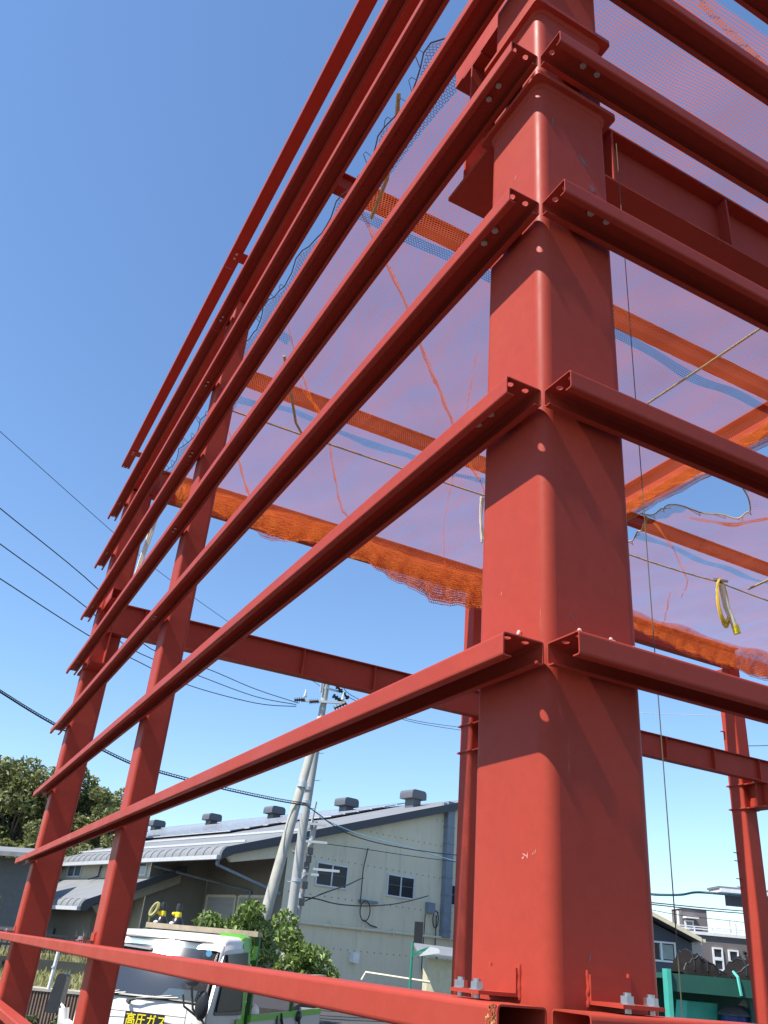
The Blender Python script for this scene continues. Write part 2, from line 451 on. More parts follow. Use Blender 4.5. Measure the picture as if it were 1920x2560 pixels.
COLA = column(0, 0, 'large red box column in the right foreground, its rounded corner toward the viewer', [ZT]+ZK[:7], True, (0.004, WC-.004, WC, 1, .275, ZD0, ZD1))
COLB = column(0, 3.925, 'narrow red middle post of the left wall, between corner column and far left column', [ZT]+ZK[:7], False, None, w=.15, wy=.2, r=.018, diaph=False)
COLC = column(0, 7.68, 'far left red column at the end of the left wall, with crane bracket', [ZT]+ZK[:7], False, (.004, WC-.004, 7.68, -1, .36, ZF0, ZF1), zd=(ZF0, ZF1))
COLD = column(4.78, 7.68, 'back row red column partly hidden just left of the big corner column', [], False, (4.784, 4.78+WC-.004, 7.68, -1, .36, ZF0, ZF1), zd=(ZF0, ZF1))
COLE = column(9.61, 7.68, 'back row red column at the right edge, small spikes on its left side', [], False, (9.614, 9.61+WC-.004, 7.68, -1, .36, ZF0, ZF1), zd=(ZF0, ZF1))
mb = MB()
for z in (3.56, 1.79, 1.68, 1.44, 1.33): mb.bar((9.615, 7.90, z), (9.53, 7.90, z), .03, .008)
mb.build('climbing_lug', RED, COLE)
# scraped paint marks on the corner column (real wear with a shape of its own)
def splat(parent, pts, mat, face, name='paint_scrape'):
    mb = MB()
    for (u, z, w, h, a) in pts:
        c, s = math.cos(a), math.sin(a)
        q = []
        n = 9
        for i in range(n):
            th = 2*PI*i/n; rr = random.uniform(.55, 1.1)
            du, dz = w*rr*math.cos(th), h*rr*math.sin(th)
            q.append((u+du*c-dz*s, z+du*s+dz*c))
        mb.add([(-.0006, a_, b_) if face == 'L' else (a_, -.0006, b_) for a_, b_ in q], [tuple(range(n))])
    return mb.build(name, mat, parent, smooth=0)
SCR = plain('scraped_paint', (.60, .24, .18), .6, 0, .2, 80)
SCRD = plain('grey_scuff', (.20, .09, .08), .7, 0, .3, 60)
splat(COLA, [(.070, .183, .008, .0022, .4), (.062, .181, .0022, .006, .2), (.076, .178, .006, .002, -.5), (.038, .186, .0012, .006, .5), (.045, .184, .001, .005, .7),
             (.15, 1.30, .002, .009, .3), (.09, 1.28, .003, .009, .8), (.08, 1.262, .003, .006, -.4), (.21, 2.02, .002, .01, .6), (.12, 2.1, .0018, .012, .7), (.16, .75, .0016, .007, .4)], SCR, 'L')
splat(COLA, [(.09, .02, .003, .011, -.2), (.07, .66, .0025, .012, .5), (.16, 2.15, .010, .028, .7), (.19, 2.05, .012, .016, .4), (.05, 2.25, .004, .03, .05), (.11, -.01, .0012, .014, .6), (.12, 1.9, .003, .02, .8)], SCRD, 'R')
# ---- H beams
def hprof(b, d, tf, tw):
    w, t = b/2, tw/2
    return [(-w, 0), (w, 0), (w, tf), (t, tf), (t, d-tf), (w, d-tf), (w, d), (-w, d), (-w, d-tf), (-t, d-tf), (-t, tf), (-w, tf)]
def hbeam(axis, c, z0, l0, l1, b, d, label, group, name='steel_beam', tf=.011, tw=.008, stiff=0, so=0):
    mb = MB(); mp = (lambda a, h, l: (l, c+a, z0+h)) if axis == 'X' else (lambda a, h, l: (c+a, l, z0+h))
    mb.prism(hprof(b, d, tf, tw), mp, l0, l1)
    u = l0+so
    while stiff and u < l1:
        for s in (-1, 1):
            a0, a1 = sorted((s*tw/2, s*(b/2-.004)))
            if axis == 'X': mb.box(u-.005, u+.005, c+a0, c+a1, z0+tf, z0+d-tf)
            else: mb.box(c+a0, c+a1, u-.005, u+.005, z0+tf, z0+d-tf)
        u += stiff
    return tag(mb.build(name, RED, smooth=0, merge=0), label, 'steel beam', group)
ZG = ZD1+.0085
CRN = 'crane runway beams on brackets'
hbeam('X', .468, ZG, .034, 4.9, .125, .32, 'near runway beam right of the corner column, seen between third and fourth girts', CRN, stiff=.66, so=.66)
hbeam('X', 7.40, ZF1+.0085, .14, 11.2, .13, .32, 'long far runway beam crossing low against the sky, behind the corner column', CRN, stiff=.92, so=.30)
for (y0, y1, lb) in ((WC, .59, 'small red tie channel joining corner column to runway beam end'), (7.26, 7.68, 'small red tie channel joining far left column to runway beam end')):
    zc = ZG if y0 < 1 else ZF1+.0085; mb = MB(); mb.box(.034, .040, y0, y1, zc+.322, zc+.44); mb.box(.040, .125, y0, y1, zc+.434, zc+.44); mb.box(.040, .125, y0, y1, zc+.322, zc+.328)
    tag(mb.build('tie_channel', RED, smooth=0), lb, 'steel bracket', 'tie channels above the brackets')
RF = 'roof beams above the net'
hbeam('Y', .12, 4.565, .03, 7.94, .19, .25, 'red gable rafter along the left wall top, seen between sixth and seventh girts', RF)
hbeam('Y', 4.895, 4.64, .2, 7.6, .15, .25, 'red rafter running front to back, orange through the net at the upper right', RF)
hbeam('X', 2.59, 4.66, .22, 4.81, .085, .15, 'nearer red roof beam seen orange through the net, left bay and behind the corner column', RF, tf=.008, tw=.006)
hbeam('X', 2.59, 4.66, 4.98, 9.6, .085, .15, 'nearer red roof beam in the right bay, upper right beyond the rafter', RF, tf=.008, tw=.006)
hbeam('X', 5.10, 4.66, .22, 4.81, .085, .15, 'middle red roof beam seen orange through the net in the left bay', RF, tf=.008, tw=.006)
hbeam('X', 5.10, 4.66, 4.98, 9.6, .085, .15, 'middle red roof beam of the right bay, behind net scallop and yellow rope', RF, tf=.008, tw=.006)
hbeam('X', 7.72, 4.565, .03, 9.85, .15, .35, 'deep red eave beam at the back, orange where gathered net hangs over it', RF)
# ================================================================ NETS
def lerp(x, xs, ys): return float(np.interp(x, xs, ys))
def n1z(x, y):
    s = -.07*abs(math.sin(PI*(y-.05)/2.53))**.8
    wv = .035*(abs(math.sin(2.3*x-1.5*y+.8*math.sin(1.7*y)))-.5)+.022*math.sin(3.1*x+1.9*y)+.016*math.sin(5.2*x-3.3*y+1)+.010*math.sin(9*x+6*y)+.03*math.sin(1.3*x-.7)*math.sin(1.1*y)
    return 4.53+s+wv*min(1, x/.6+.25)
def hem1(x): return lerp(x, [.5, 1.0, 1.6, 2.3, 3.05, 3.8, 4.4, 4.75], [4.30, 4.33, 4.24, 4.34, 4.22, 4.05, 4.06, 4.2])
def edge1(y): return .215+.055*abs(math.sin(PI*y/.62))-.03*math.sin(2.1*y)+max(0, 1.2-y)*.75
def f1(u, v):
    y = .30+6.95*v; x0 = edge1(y); x = x0+(4.80-x0)*u
    return (x, y, n1z(x, y)-(.05 if u < .01 else 0))
NET1 = thing('safety_net', (2.4, 3.8, 4.5), 'large orange safety net under the left bay roof beams, behind the left wall girts', 'safety net', 'orange safety nets')
mb = MB(); mb.grid(f1, 90, 130, (4.5, 7.0)); mb.build('net_sheet', NET, NET1, smooth=180, fix=False)
def hem(name, parent, x0, x1, hz, yA, yB, zt, layers=2, seed=0, zfun=None, mat=None):
    r = random.Random(seed)
    for L in range(layers):
        ph = r.random()*6; yo = .05*L
        def f(u, v):
            x = x0+(x1-x0)*u; zb = hz(x)+.05*L+.02*math.sin(9*x+ph)
            zA = zfun(x, yA) if zfun else zt
            rip = .018*math.sin(23*x+ph+3*v)+.012*math.sin(41*x-ph)
            if v < .5:
                t = v/.5; return (x, yA+(.16+yo)*t+rip*t, zA+(zb-zA)*(t**1.4))
            t = (v-.5)/.5
            return (x, yA+.16+yo+(yB-yA-.16-yo)*t+rip*(1-t), zb+(zt+.06-zb)*(t**.8))
        m = MB(); m.grid(f, 110, 22, (x1-x0, .75)); m.build(name, mat or NETD, parent, smooth=180, fix=False)
hem('gathered_hem', NET1, .45, 4.72, hem1, 7.02, 7.64, 4.72, 1, 1, n1z)
hem('draped_swag', NET1, 2.5, 4.74, lambda x: hem1(x)-.09*math.sin(PI*max(0, min(1, (x-2.5)/2.3))), 6.94, 7.60, 4.70, 1, 8, n1z, NET)
hem('draped_swag', NET1, .5, 2.4, lambda x: hem1(x)-.06*math.sin(PI*max(0, min(1, (x-.5)/1.9))), 6.98, 7.60, 4.70, 1, 9, n1z, NET)
def ribbon(parent, pts, w, zf, mat=None, name='net_fold', n=40):
    P = np.array(pts, dtype=float); d = np.r_[0, np.cumsum(np.hypot(*np.diff(P, axis=0).T))]
    for s in (-1, 1):
        def f(u, v):
            t = u*d[-1]; x = float(np.interp(t, d, P[:, 0])); y = float(np.interp(t, d, P[:, 1]))
            ww = w*(.35+.65*math.sin(PI*min(1, u*1.05+.02)))*(1+.25*math.sin(17*t))
            return (x+s*.010*(1-v)*(1+math.sin(13*t)), y+s*.018*(1-v), zf(x, y)-v*ww-.004)
        m = MB(); m.grid(f, n, 3, (d[-1], w)); m.build(name, mat or NETD, parent, smooth=180, fix=False)
for pts, w in (([(.30, 2.40), (.46, 2.58), (1.13, 3.12), (2.0, 3.98), (3.24, 5.2), (3.6, 5.6)], .075), ([(.45, 3.9), (.95, 4.6), (1.3, 5.1)], .05),
               ([(.83, 4.53), (1.24, 4.94), (2.19, 6.5), (2.99, 7.15)], .06), ([(1.30, .34), (1.91, .43), (3.2, .62)], .09), ([(1.9, 3.3), (2.5, 4.5), (3.3, 6.1), (4.0, 7.2)], .05), ([(.5, 5.6), (1.0, 6.5), (1.4, 7.2)], .06),
               ([(2.6, 3.2), (2.9, 4.4), (3.0, 5.0)], .035)):
    ribbon(NET1, pts, w, n1z)
def rope(pts, r, mat, name, n=6): return MB().tube(pts, r, n)
mb = MB()
ys = np.linspace(.35, 7.2, 90); pts = [(edge1(y)-.012, y, n1z(edge1(y), y)-.05+.012*math.sin(y*40)) for y in ys]
mb.tube(pts, .0045, 5)
for i in range(0, 88, 2):                                   # lashing loops along the edge
    if random.random() < .4: continue
    y = ys[i]; a = pts[i]; b = pts[i+1]; k_ = random.uniform(.4, 1.1)
    mb.tube([a, (a[0]-.045*k_, y+.02, a[2]+.05*k_), (a[0]-.05*k_, y+.045, a[2]+.05*k_), b], .0026, 4)
mb.build('edge_rope', DROPE, NET1)
def n2z(x, y):
    return 4.545+.035*(abs(math.sin(1.9*x+1.6*y+.9*math.sin(1.3*y)))-.5)-.07*abs(math.sin(PI*(y-.05)/2.53))**.8+.022*math.sin(2.7*x+1.1*y)+.018*math.sin(4.9*x-2.6*y)+.010*math.sin(8*x+7*y)
def edge2(y):
    if y < 4.28: return 4.98+.62*math.sin(PI*max(0, (y-3.42)/.86))**1.0
    if y < 4.66: return 4.92+.35*math.sin(PI*(y-4.28)/.38)*.35
    return 5.04+.28*math.sin(PI*min(1, (y-4.66)/1.1))
def f2(u, v):
    y = 3.42+3.5*v; x0 = edge2(y); x = x0+(10.4-x0)*u
    k = max(0, 1-(x-x0)/.5); return (x, y, n2z(x, y)-.10*k*math.sin(PI*max(0, min(1, (y-3.42)/.86)))+.02*k*math.sin(30*y))
NET2 = thing('safety_net', (7.5, 5.2, 4.5), 'orange safety net in the right bay with scalloped open edge showing blue sky', 'safety net', 'orange safety nets')
mb = MB(); mb.grid(f2, 90, 90, (5.4, 3.5)); mb.build('net_sheet', NET, NET2, smooth=180, fix=False)
hem('gathered_hem', NET2, 5.6, 10.2, lambda x: lerp(x, [5, 6.5, 7, 8, 9, 10.4], [4.36, 4.36, 4.36, 4.25, 4.21, 4.16]), 6.80, 7.50, 4.66, 1, 5, n2z)
hem('draped_swag', NET2, 5.8, 10.2, lambda x: lerp(x, [5, 6.5, 7, 8, 9, 10.4], [4.32, 4.32, 4.30, 4.16, 4.14, 4.1]), 6.74, 7.48, 4.66, 2, 12, n2z, NET)
for pts, w in (([(5.0, 4.64), (5.7, 5.0), (6.5, 5.5), (6.9, 6.0)], .035), ([(6.6, 5.9), (7.2, 6.6), (7.4, 6.9)], .05), ([(5.4, 4.4), (5.9, 4.2), (6.2, 3.7)], .04)): ribbon(NET2, pts, w, n2z)
mb = MB()
ys = np.linspace(3.42, 5.7, 70); pts = [(edge2(y)-.004, y, f2(0, (y-3.42)/3.5)[2]) for y in ys]
mb.tube(pts, .0075, 5)
for i in range(2, 66, 4): mb.tube([pts[i], (pts[i][0]+.03, pts[i][1]+.01, pts[i][2]-.03), pts[i+2]], .004, 4)
mb.build('edge_rope', ROPE, NET2)
# net gathered over the rafter between the two bays
def frf(u, v):
    y = 2.0+3.6*u; a = -1.0+2.0*v
    return (4.885+.135*a+.012*math.sin(11*y), y, 4.60-.045*math.cos(1.5*a)*(.8+.4*math.sin(4*y))+.03*a*a+.008*math.sin(27*y+7*a))
WRAP = thing('safety_net', (4.9, 4.9, 4.5), 'bright orange net bundle along the rafter underside, right of the corner column', 'safety net', 'orange safety nets')
for s in (0, .03):
    mb = MB(); mb.grid(lambda u, v: tuple(np.array(frf(u, v))+(s, 0, -s*.6)), 110, 14, (3.6, .5)); mb.build('net_bundle', NETD, WRAP, smooth=180, fix=False)
def sagline(a, b, sag, n=14): 
    a, b = Vector(a), Vector(b); return [a.lerp(b, i/n)-Vector((0, 0, sag*4*(i/n)*(1-i/n))) for i in range(n+1)]
RG = 'ropes strung under the nets'
for a, b, sag, lb in (((.34, 5.30, 4.46), (3.30, 5.24, 4.46), .01, 'taut tan rope strung under the left net in front of the middle roof beam'),
                      ((3.47, 1.2, 4.40), (3.46, 5.2, 4.46), .02, 'taut tan rope under the net right of the corner column, rising to the upper right'),
                      ((5.2, 5.38, 4.45), (6.73, 5.27, 4.42), .02, 'tan rope right of the corner column leading to the yellow rope coil'),
                      ((6.75, 5.27, 4.42), (9.5, 5.36, 4.5), .03, 'rope running right from the yellow rope coil')):
    tag(MB().tube(sagline(a, b, sag), .009, 6).build('rope', ROPE), lb, 'rope', RG)
for pts, lb in (([(.225, 1.62, 4.50), (.30, 1.78, 4.40), (.36, 1.95, 4.42), (.44, 2.16, 4.45), (.5, 2.5, 4.45)], 'short brown rope tail hanging below the net behind the fourth and fifth girts'),
                ([(.56, 4.25, 4.46), (.74, 4.52, 4.36), (.98, 4.95, 4.33), (1.12, 5.12, 4.34), (1.2, 5.12, 4.40)], 'loose brown rope with frayed pale end, in front of the middle roof beam'),
                ([(6.95, 3.6, 4.45), (7.0, 4.4, 4.35), (7.2, 5.2, 4.42)], 'thick brown rope hanging at the right edge, beside the net scallop')):
    tag(MB().tube(pts, .013, 6).build('rope', ROPE), lb, 'rope', 'loose rope tails')
mb = MB()
for i in range(4):
    x = 3.28+.012*i; mb.tube([(x, 5.30, 4.47), (x+.01*math.sin(i), 5.30+.02*i, 4.2), (x+.02, 5.29, 3.92+.03*i)], .013, 6)
tag(mb.build('hanging_rope', WROPE), 'pale white rope bundle hanging straight down just left of the corner column', 'rope', 'hanging rope bundles')
mb = MB()
for i in range(3): mb.tube([(.33+.03*i, 7.66, 4.6), (.30+.02*i, 7.62, 4.0), (.24+.015*i, 7.58, 3.25+.05*i)], .011, 6)
tag(mb.build('hanging_rope', WROPE), 'pale rope hanging from the back eave beam between left wall girts, far left', 'rope', 'hanging rope bundles')
COIL = thing('rope_coil', (6.75, 5.25, 4.0), 'yellow rope coil and pale strap with yellow tape hanging under the right net', 'rope', 'hanging rope bundles')
mb = MB(); rr = random.Random(4)
for i in range(9):
    a = rr.uniform(-.03, .03); w = .10+.02*rr.random(); h = .26+.05*rr.random(); pts = []
    for k in range(19):
        th = 2*PI*k/18; pts.append((6.78+a+w*math.sin(th), 5.25+a+.02*math.sin(th), 4.44-h+h*math.cos(th)))
    mb.tube(pts, .013, 5)
mb.build('coil', YROPE, COIL)
mb = MB(); mb.tube([(6.78, 5.25, 4.38), (6.82, 5.24, 4.1), (6.9, 5.22, 3.86)], [.032, .040, .036], 8); mb.build('strap', WROPE, COIL)
mb = MB(); mb.tube([(6.9, 5.22, 3.87), (6.925, 5.215, 3.77)], .043, 8); mb.build('tape', YELLOW, COIL)
mb = MB(); mb.cyl((6.68, 5.26, 4.43), (6.9, 5.25, 4.46), .018); mb.build('shackle', BRIGHT, COIL)
tag(MB().tube([(.655, .35, 2.95), (.655, .35, 1.0), (.655, .35, -.9)], .0016, 5).build('plumb_line', TWINE), 'thin vertical string hanging behind the right wall girts, just right of the corner column', 'string')
MBp = MB(); MBp.tube([(.335, 5.6, 4.55), (.335, 5.6, 1.0)], .004, 4)
tag(MBp.build('plumb_line', TWINE), 'very faint vertical string hanging far back between end column and middle post', 'string')
# ================================================================ SURROUNDINGS
K3 = W(-3.0, 42, 0); TH = math.radians(39)
E1 = math.cos(TH)*RH+math.sin(TH)*FH; E2 = -math.sin(TH)*RH+math.cos(TH)*FH
def WK(s, t, z): return (K3.x+s*E1.x+t*E2.x, K3.y+s*E1.y+t*E2.y, z)
def ribbed(name, col, period, axis='x', rough=.6, depth=.5, var=.08, stain=None, ang=0.0):
    m, nt, out = nm(name)
    p = node(nt, 'ShaderNodeBsdfPrincipled', Roughness=rough)
    tc = nt.nodes.new('ShaderNodeTexCoord'); mp = nt.nodes.new('ShaderNodeMapping'); mp.inputs['Rotation'].default_value = (0, 0, ang)
    nt.links.new(tc.outputs['Object'], mp.inputs['Vector'])
    w = node(nt, 'ShaderNodeTexWave', Scale=2*PI/period/20*1.0); w.bands_direction = axis.upper(); w.wave_profile = 'SIN'
    nt.links.new(mp.outputs[0], w.inputs['Vector'])
    b = node(nt, 'ShaderNodeBump', Strength=depth, Distance=.03); nt.links.new(w.outputs['Fac'], b.inputs['Height']); nt.links.new(b.outputs[0], p.inputs['Normal'])
    f = noise(nt, .7, 5, .6, mp.outputs[0])
    c = ramp(nt, f, [(.3, tuple(x*(1-var) for x in col)), (.7, tuple(x*(1+var) for x in col))])
    if stain:
        ms = nt.nodes.new('ShaderNodeMapping'); ms.inputs['Scale'].default_value = (2.2, 2.2, .22); nt.links.new(tc.outputs['Object'], ms.inputs['Vector'])
        c = mixc(nt, ramp(nt, noise(nt, 1.5, 6, .7, ms.outputs[0]), [(.52, (0, 0, 0)), (.8, (.55,)*3)]), c, stain)
    nt.links.new(c, p.inputs['Base Color']); nt.links.new(p.outputs[0], out.inputs[0]); return m
ANG1 = -math.atan2(E1.y, E1.x)          # turns world xy into (s, t) for the wave texture
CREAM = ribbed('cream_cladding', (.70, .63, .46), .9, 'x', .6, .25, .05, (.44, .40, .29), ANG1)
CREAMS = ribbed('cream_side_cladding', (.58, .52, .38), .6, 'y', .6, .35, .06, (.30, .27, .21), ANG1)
RECESS_SHADE = ribbed('recess_shade_cladding', (.19, .175, .14), .6, 'y', .8, .35, .08, (.13, .12, .10), ANG1)  # cladding colour darkened to carry the shade under canopy and lean-to eave
ROOF = ribbed('grey_metal_roof', (.20, .205, .21), .45, 'y', .62, .6, .1, None, ANG1)
FASCIA = plain('dark_fascia', (.050, .052, .066), .5)
GUTTER = plain('pale_gutter', (.48, .49, .50), .5)
DUCT = plain('galvanised_duct', (.21, .245, .29), .5, 0, .15, 3, spec=.3)
FRAMEW = plain('window_frame', (.62, .64, .66), .45, .1)
GLASSD = plain('dark_pane', (.026, .030, .036), .2, 0, .3, .4, spec=.25)
GLASSB = plain('bluish_pane', (.10, .15, .20), .08, 0, .25, .5, spec=.8)
VENT = plain('grey_vent', (.11, .115, .13), .5, 0, .1)
PANEL = plain('solar_panel', (.055, .06, .085), .16, 0, .15, .6, spec=.9)
ALU = plain('panel_rail', (.6, .6, .62), .4, .3)
DARKIN = plain('dark_interior', (.035, .035, .035), .9)
CONC = plain('pole_concrete', (.40, .385, .33), .8, 0, .14, 3, .3, 60)
CONC2 = plain('pole_concrete_grey', (.38, .38, .36), .8, 0, .12, 3, .3, 60)
STEELG = plain('galvanised_fitting', (.50, .52, .53), .45, .4)
PORC = plain('porcelain', (.75, .75, .72), .25)
BLK = plain('black_insulator', (.02, .02, .022), .5)
# ground
m, nt, out = nm('yard_ground')
p = node(nt, 'ShaderNodeBsdfPrincipled', Roughness=.9); v = coords(nt)
c = ramp(nt, noise(nt, .35, 7, .6, v), [(.3, (.045, .044, .042)), (.6, (.065, .063, .06)), (.8, (.09, .085, .08))])
c = mixc(nt, .35, c, ramp(nt, noise(nt, 26, 6, .75, v), [(.35, (.03, .03, .03)), (.7, (.13, .125, .115))]))
nt.links.new(c, p.inputs[0]); b = node(nt, 'ShaderNodeBump', Strength=.5, Distance=.02); nt.links.new(noise(nt, 30, 5, .7, v), b.inputs['Height']); nt.links.new(b.outputs[0], p.inputs['Normal'])
nt.links.new(p.outputs[0], out.inputs[0]); YARD = m
mb = MB(); n = 48; mb.add([(0, 0, GZ)]+[(450*math.cos(2*PI*i/n), 450*math.sin(2*PI*i/n), GZ) for i in range(n)], [(0, i+1, (i+1) % n+1) for i in range(n)])
tag(mb.build('ground', YARD, origin=(0, 0, GZ), smooth=0), kind='structure')
# ---- warehouse
WH = thing('warehouse', WK(4, 10, GZ), 'cream clad warehouse with sloped grey roof, solar panels and ridge vents behind the utility poles', 'building')
SL = .2965
def zr(s): return 3.81+SL*(s+3.6)
APX = 13.2
mb = MB()
mb.quad(WK(0, 0, GZ), WK(26, 0, GZ), WK(26, 0, zr(0)-.16), WK(APX, 0, zr(APX)-.16), WK(0, 0, zr(0)-.16))
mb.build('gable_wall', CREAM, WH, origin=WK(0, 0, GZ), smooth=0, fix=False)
mb = MB(); mb.quad(WK(0, 0, GZ), WK(0, 6.9, GZ), WK(0, 6.9, zr(0)-.16), WK(0, 0, zr(0)-.16)); mb.build('side_wall', RECESS_SHADE, WH, origin=WK(0, 0, GZ), smooth=0)
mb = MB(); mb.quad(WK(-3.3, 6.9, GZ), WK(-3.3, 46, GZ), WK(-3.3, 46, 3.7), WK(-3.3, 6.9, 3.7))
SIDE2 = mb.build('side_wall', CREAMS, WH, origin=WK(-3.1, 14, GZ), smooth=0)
mb = MB(); mb.quad(WK(-3.295, 6.898, GZ), WK(-.002, 6.898, GZ), WK(-.002, 6.898, zr(0)-.2), WK(-3.295, 6.898, zr(-3.3)-.2)); mb.build('return_wall', RECESS_SHADE, WH, smooth=0)
mb = MB()
mb.prism([(-3.35, zr(-3.35)), (APX, zr(APX)), (APX, zr(APX)-.14), (-3.35, zr(-3.35)-.14)], lambda s, z, t: WK(s, t, z), -.35, 46)
mb.prism([(APX+.002, zr(APX)), (26.5, zr(0)), (26.5, zr(0)-.14), (APX+.002, zr(APX)-.14)], lambda s, z, t: WK(s, t, z), -.35, 46)
RO = mb.build('roof', ROOF, WH, origin=WK(0, 0, 3), smooth=0)
# bull-nosed eave
mb = MB(); arc = [(-3.35-.42*math.sin(a), zr(-3.35)-.42+.42*math.cos(a)) for a in np.linspace(.25, PI/2+.35, 8)]
inn = [(s+.05, z-.03) for s, z in arc[::-1]]
mb.prism(arc+inn, lambda s, z, t: WK(s, t, z), -.35, 46)
mb.build('eave_edge', ROOF, RO, origin=WK(0, 0, 3), smooth=50)
mb = MB()
for i in range(64): 
    t = -.3+i*.72
    mb.prism([(s-.014, z+.014) for s, z in arc]+[(s+.01, z-.01) for s, z in arc[::-1]], lambda s, z, tt: WK(s, tt, z), t, t+.07)
mb.build('eave_rib', VENT, RO, smooth=50)
mb = MB(); mb.prism([(-3.93, 3.29), (-3.72, 3.29), (-3.72, 3.46), (-3.93, 3.46)], lambda s, z, t: WK(s, t, z), -.3, 45.5); mb.build('gutter', GUTTER, WH, smooth=0)
# verge fascia following the gable, curving down at the eave
mb = MB(); top = arc[::-1]+[(APX, zr(APX)+.02)]; bot = [(APX, zr(APX)-.40)]+[(-3.15, zr(-3.15)-.36)]+[(-3.5, 3.40)]
mb.prism(top+bot, lambda s, z, t: WK(s, t, z), -.42, -.36); mb.build('verge', FASCIA, WH, smooth=0)
mb = MB(); mb.prism([(-3.3, zr(-3.3)-.38), (.0, zr(0)-.42), (.0, zr(0)-1.0), (-3.0, zr(-3.3)-.62)], lambda s, z, t: WK(s, t, z), -.05, .15); mb.build('canopy_beam', CREAM, WH, smooth=0)
mb = MB(); mb.bar(WK(-3.6, .1, 3.1), WK(-.1, .1, 2.3), .10); mb.tube([WK(-3.6, .1, 3.3), WK(-3.6, .1, 3.09)], .09, 8); mb.build('drain_pipe', DUCT, WH); mb = MB()
mb.tube([WK(-3.2, 6.8, 3.2), WK(-.1, 5.4, 2.75), WK(-.08, 2.6, 2.4), WK(-.08, 2.4, .2)], .06, 6); mb.build('drain_pipe', DUCT, WH)
SHUT = ribbed('roller_shutter', (.42, .41, .37), .28, 'z', .6, .9, .05)
for t0, t1 in ((3.9, 6.5), (1.0, 3.5)):
    mb = MB(lambda s, t, z: WK(s, t, z)); mb.box(-.05, -.01, t0, t1, GZ, 2.12); d = mb.build('shutter', SHUT, WH, smooth=0)
    mb = MB(lambda s, t, z: WK(s, t, z)); mb.box(-.09, -.01, t0-.12, t0, GZ, 2.2); mb.box(-.09, -.01, t1, t1+.12, GZ, 2.2); mb.box(-.09, -.01, t0, t1, 2.12, 2.24); mb.build('shutter_frame', CREAM, d, smooth=0)
def kwin(parent, s0, s1, t, z0, z1, pane, axis='s', leaves=2, blind=True):
    T = (lambda a, b, z: WK(a, t-b, z)) if axis == 's' else (lambda a, b, z: WK(t-b, a, z))
    mb = MB(T); w = .07
    mb.box(s0-w, s1+w, .0, .07, z0-w, z0); mb.box(s0-w, s1+w, .0, .07, z1, z1+w); mb.box(s0-w, s0, .0, .07, z0, z1); mb.box(s1, s1+w, .0, .07, z0, z1)
    for i in range(1, leaves): c = s0+(s1-s0)*i/leaves; mb.box(c-.035, c+.035, .0, .06, z0, z1)
    f = mb.build('window', FRAMEW, parent, smooth=0)
    mb = MB(T); mb.box(s0, s1, .004, .02, z0, z1); mb.build('pane', pane, f, smooth=0)
    if blind: mb = MB(T); mb.box(s0+.05, s1-.05, .022, .03, z0+(z1-z0)*.52, z0+(z1-z0)*.56); mb.build('blind_slat', plain('dim_slat', (.13, .12, .10), .7) if 'dim_slat' not in MATS else MATS['dim_slat'], f, smooth=0)
for s0, s1 in ((1.78, 3.58), (6.3, 8.05), (10.75, 12.5)): kwin(WH, s0, s1, -.003, 2.93, 3.84, GLASSD)
for t0, t1 in ((7.3, 9.0), (15.2, 17.0), (19.9, 21.7)): kwin(WH, t0, t1, -3.303, 2.82, 3.34, GLASSB, 't', 2, False)
mb = MB(lambda s, t, z: WK(s, t, z)); mb.box(10.1, 10.62, -.32, -.004, 1.3, 8.05); mb.box(9.85, 10.1, -.2, -.004, 7.75, 7.95)
for z in np.arange(1.6, 8, .85): mb.box(10.07, 10.65, -.345, -.004, z, z+.05)
mb.build('downpipe', DUCT, WH, smooth=0)
mb = MB(); mb.tube([WK(.6, -.12, 1.22), WK(11.6, -.12, 1.30)], .07, 8)
for s in np.arange(.8, 11.5, 2.0): mb.tube([WK(s, -.13, 1.1), WK(s, -.13, 1.5)], .03, 5)
mb.build('wall_pipe', CREAM, WH)
mb = MB()
for row in (.3, 2.45, 4.1, 5.7, 7.0):
    for s in np.arange(.3, 13, .42):
        if zr(s)-.6 > row: mb.box(0, 0, 0, 0, 0, 0) if False else mb.add([WK(s-.03, -.006, row-.03), WK(s+.03, -.006, row-.03), WK(s+.03, -.006, row+.03), WK(s-.03, -.006, row+.03)], [(0, 1, 2, 3)])
mb.build('cladding_screw', plain('screw_dark', (.20, .19, .15), .7), WH, smooth=0, fix=False)
def blk(parent, s0, s1, z0, z1, name, mat, dep=.15):
    mb = MB(lambda s, t, z: WK(s, t, z)); mb.box(s0, s1, -dep, -.003, z0, z1); return mb.build(name, mat, parent, smooth=0)
blk(WH, 4.5, 5.6, 2.42, 2.54, 'cable_tray', DUCT, .2); blk(WH, 9.0, 9.5, 2.35, 2.85, 'junction_box', DUCT, .25); blk(WH, 4.25, 4.6, -.2, .25, 'wall_lamp', PORC, .3)
mb = MB()
mb.tube([WK(4.7, -.15, 4.9), WK(4.5, -.15, 3.9), WK(4.5, -.15, 2.3)], .026, 6)
mb.tube([WK(4.8+.32*math.cos(a), -.2, 2.05+.45*math.sin(a)) for a in np.linspace(0, 2*PI, 17)], .026, 5)
mb.tube([WK(4.8, -.15, 1.65), WK(5.3, -.12, 1.45), WK(5.7, -.12, 1.4)], .03, 5)
mb.tube([WK(9.6+.2*math.cos(a), -.2, 2.1+.4*math.sin(a)) for a in np.linspace(0, 2*PI, 13)], .03, 5); mb.tube([WK(9.7, -.15, 2.3), WK(9.7, -.15, .6), WK(9.9, -.15, .3)], .03, 5)
mb.tube([WK(8.9, -.15, 2.3), WK(8.85, -.12, -.2), WK(9.1, -.12, -.8)], .025, 5); mb.build('cable', WIRE, WH)
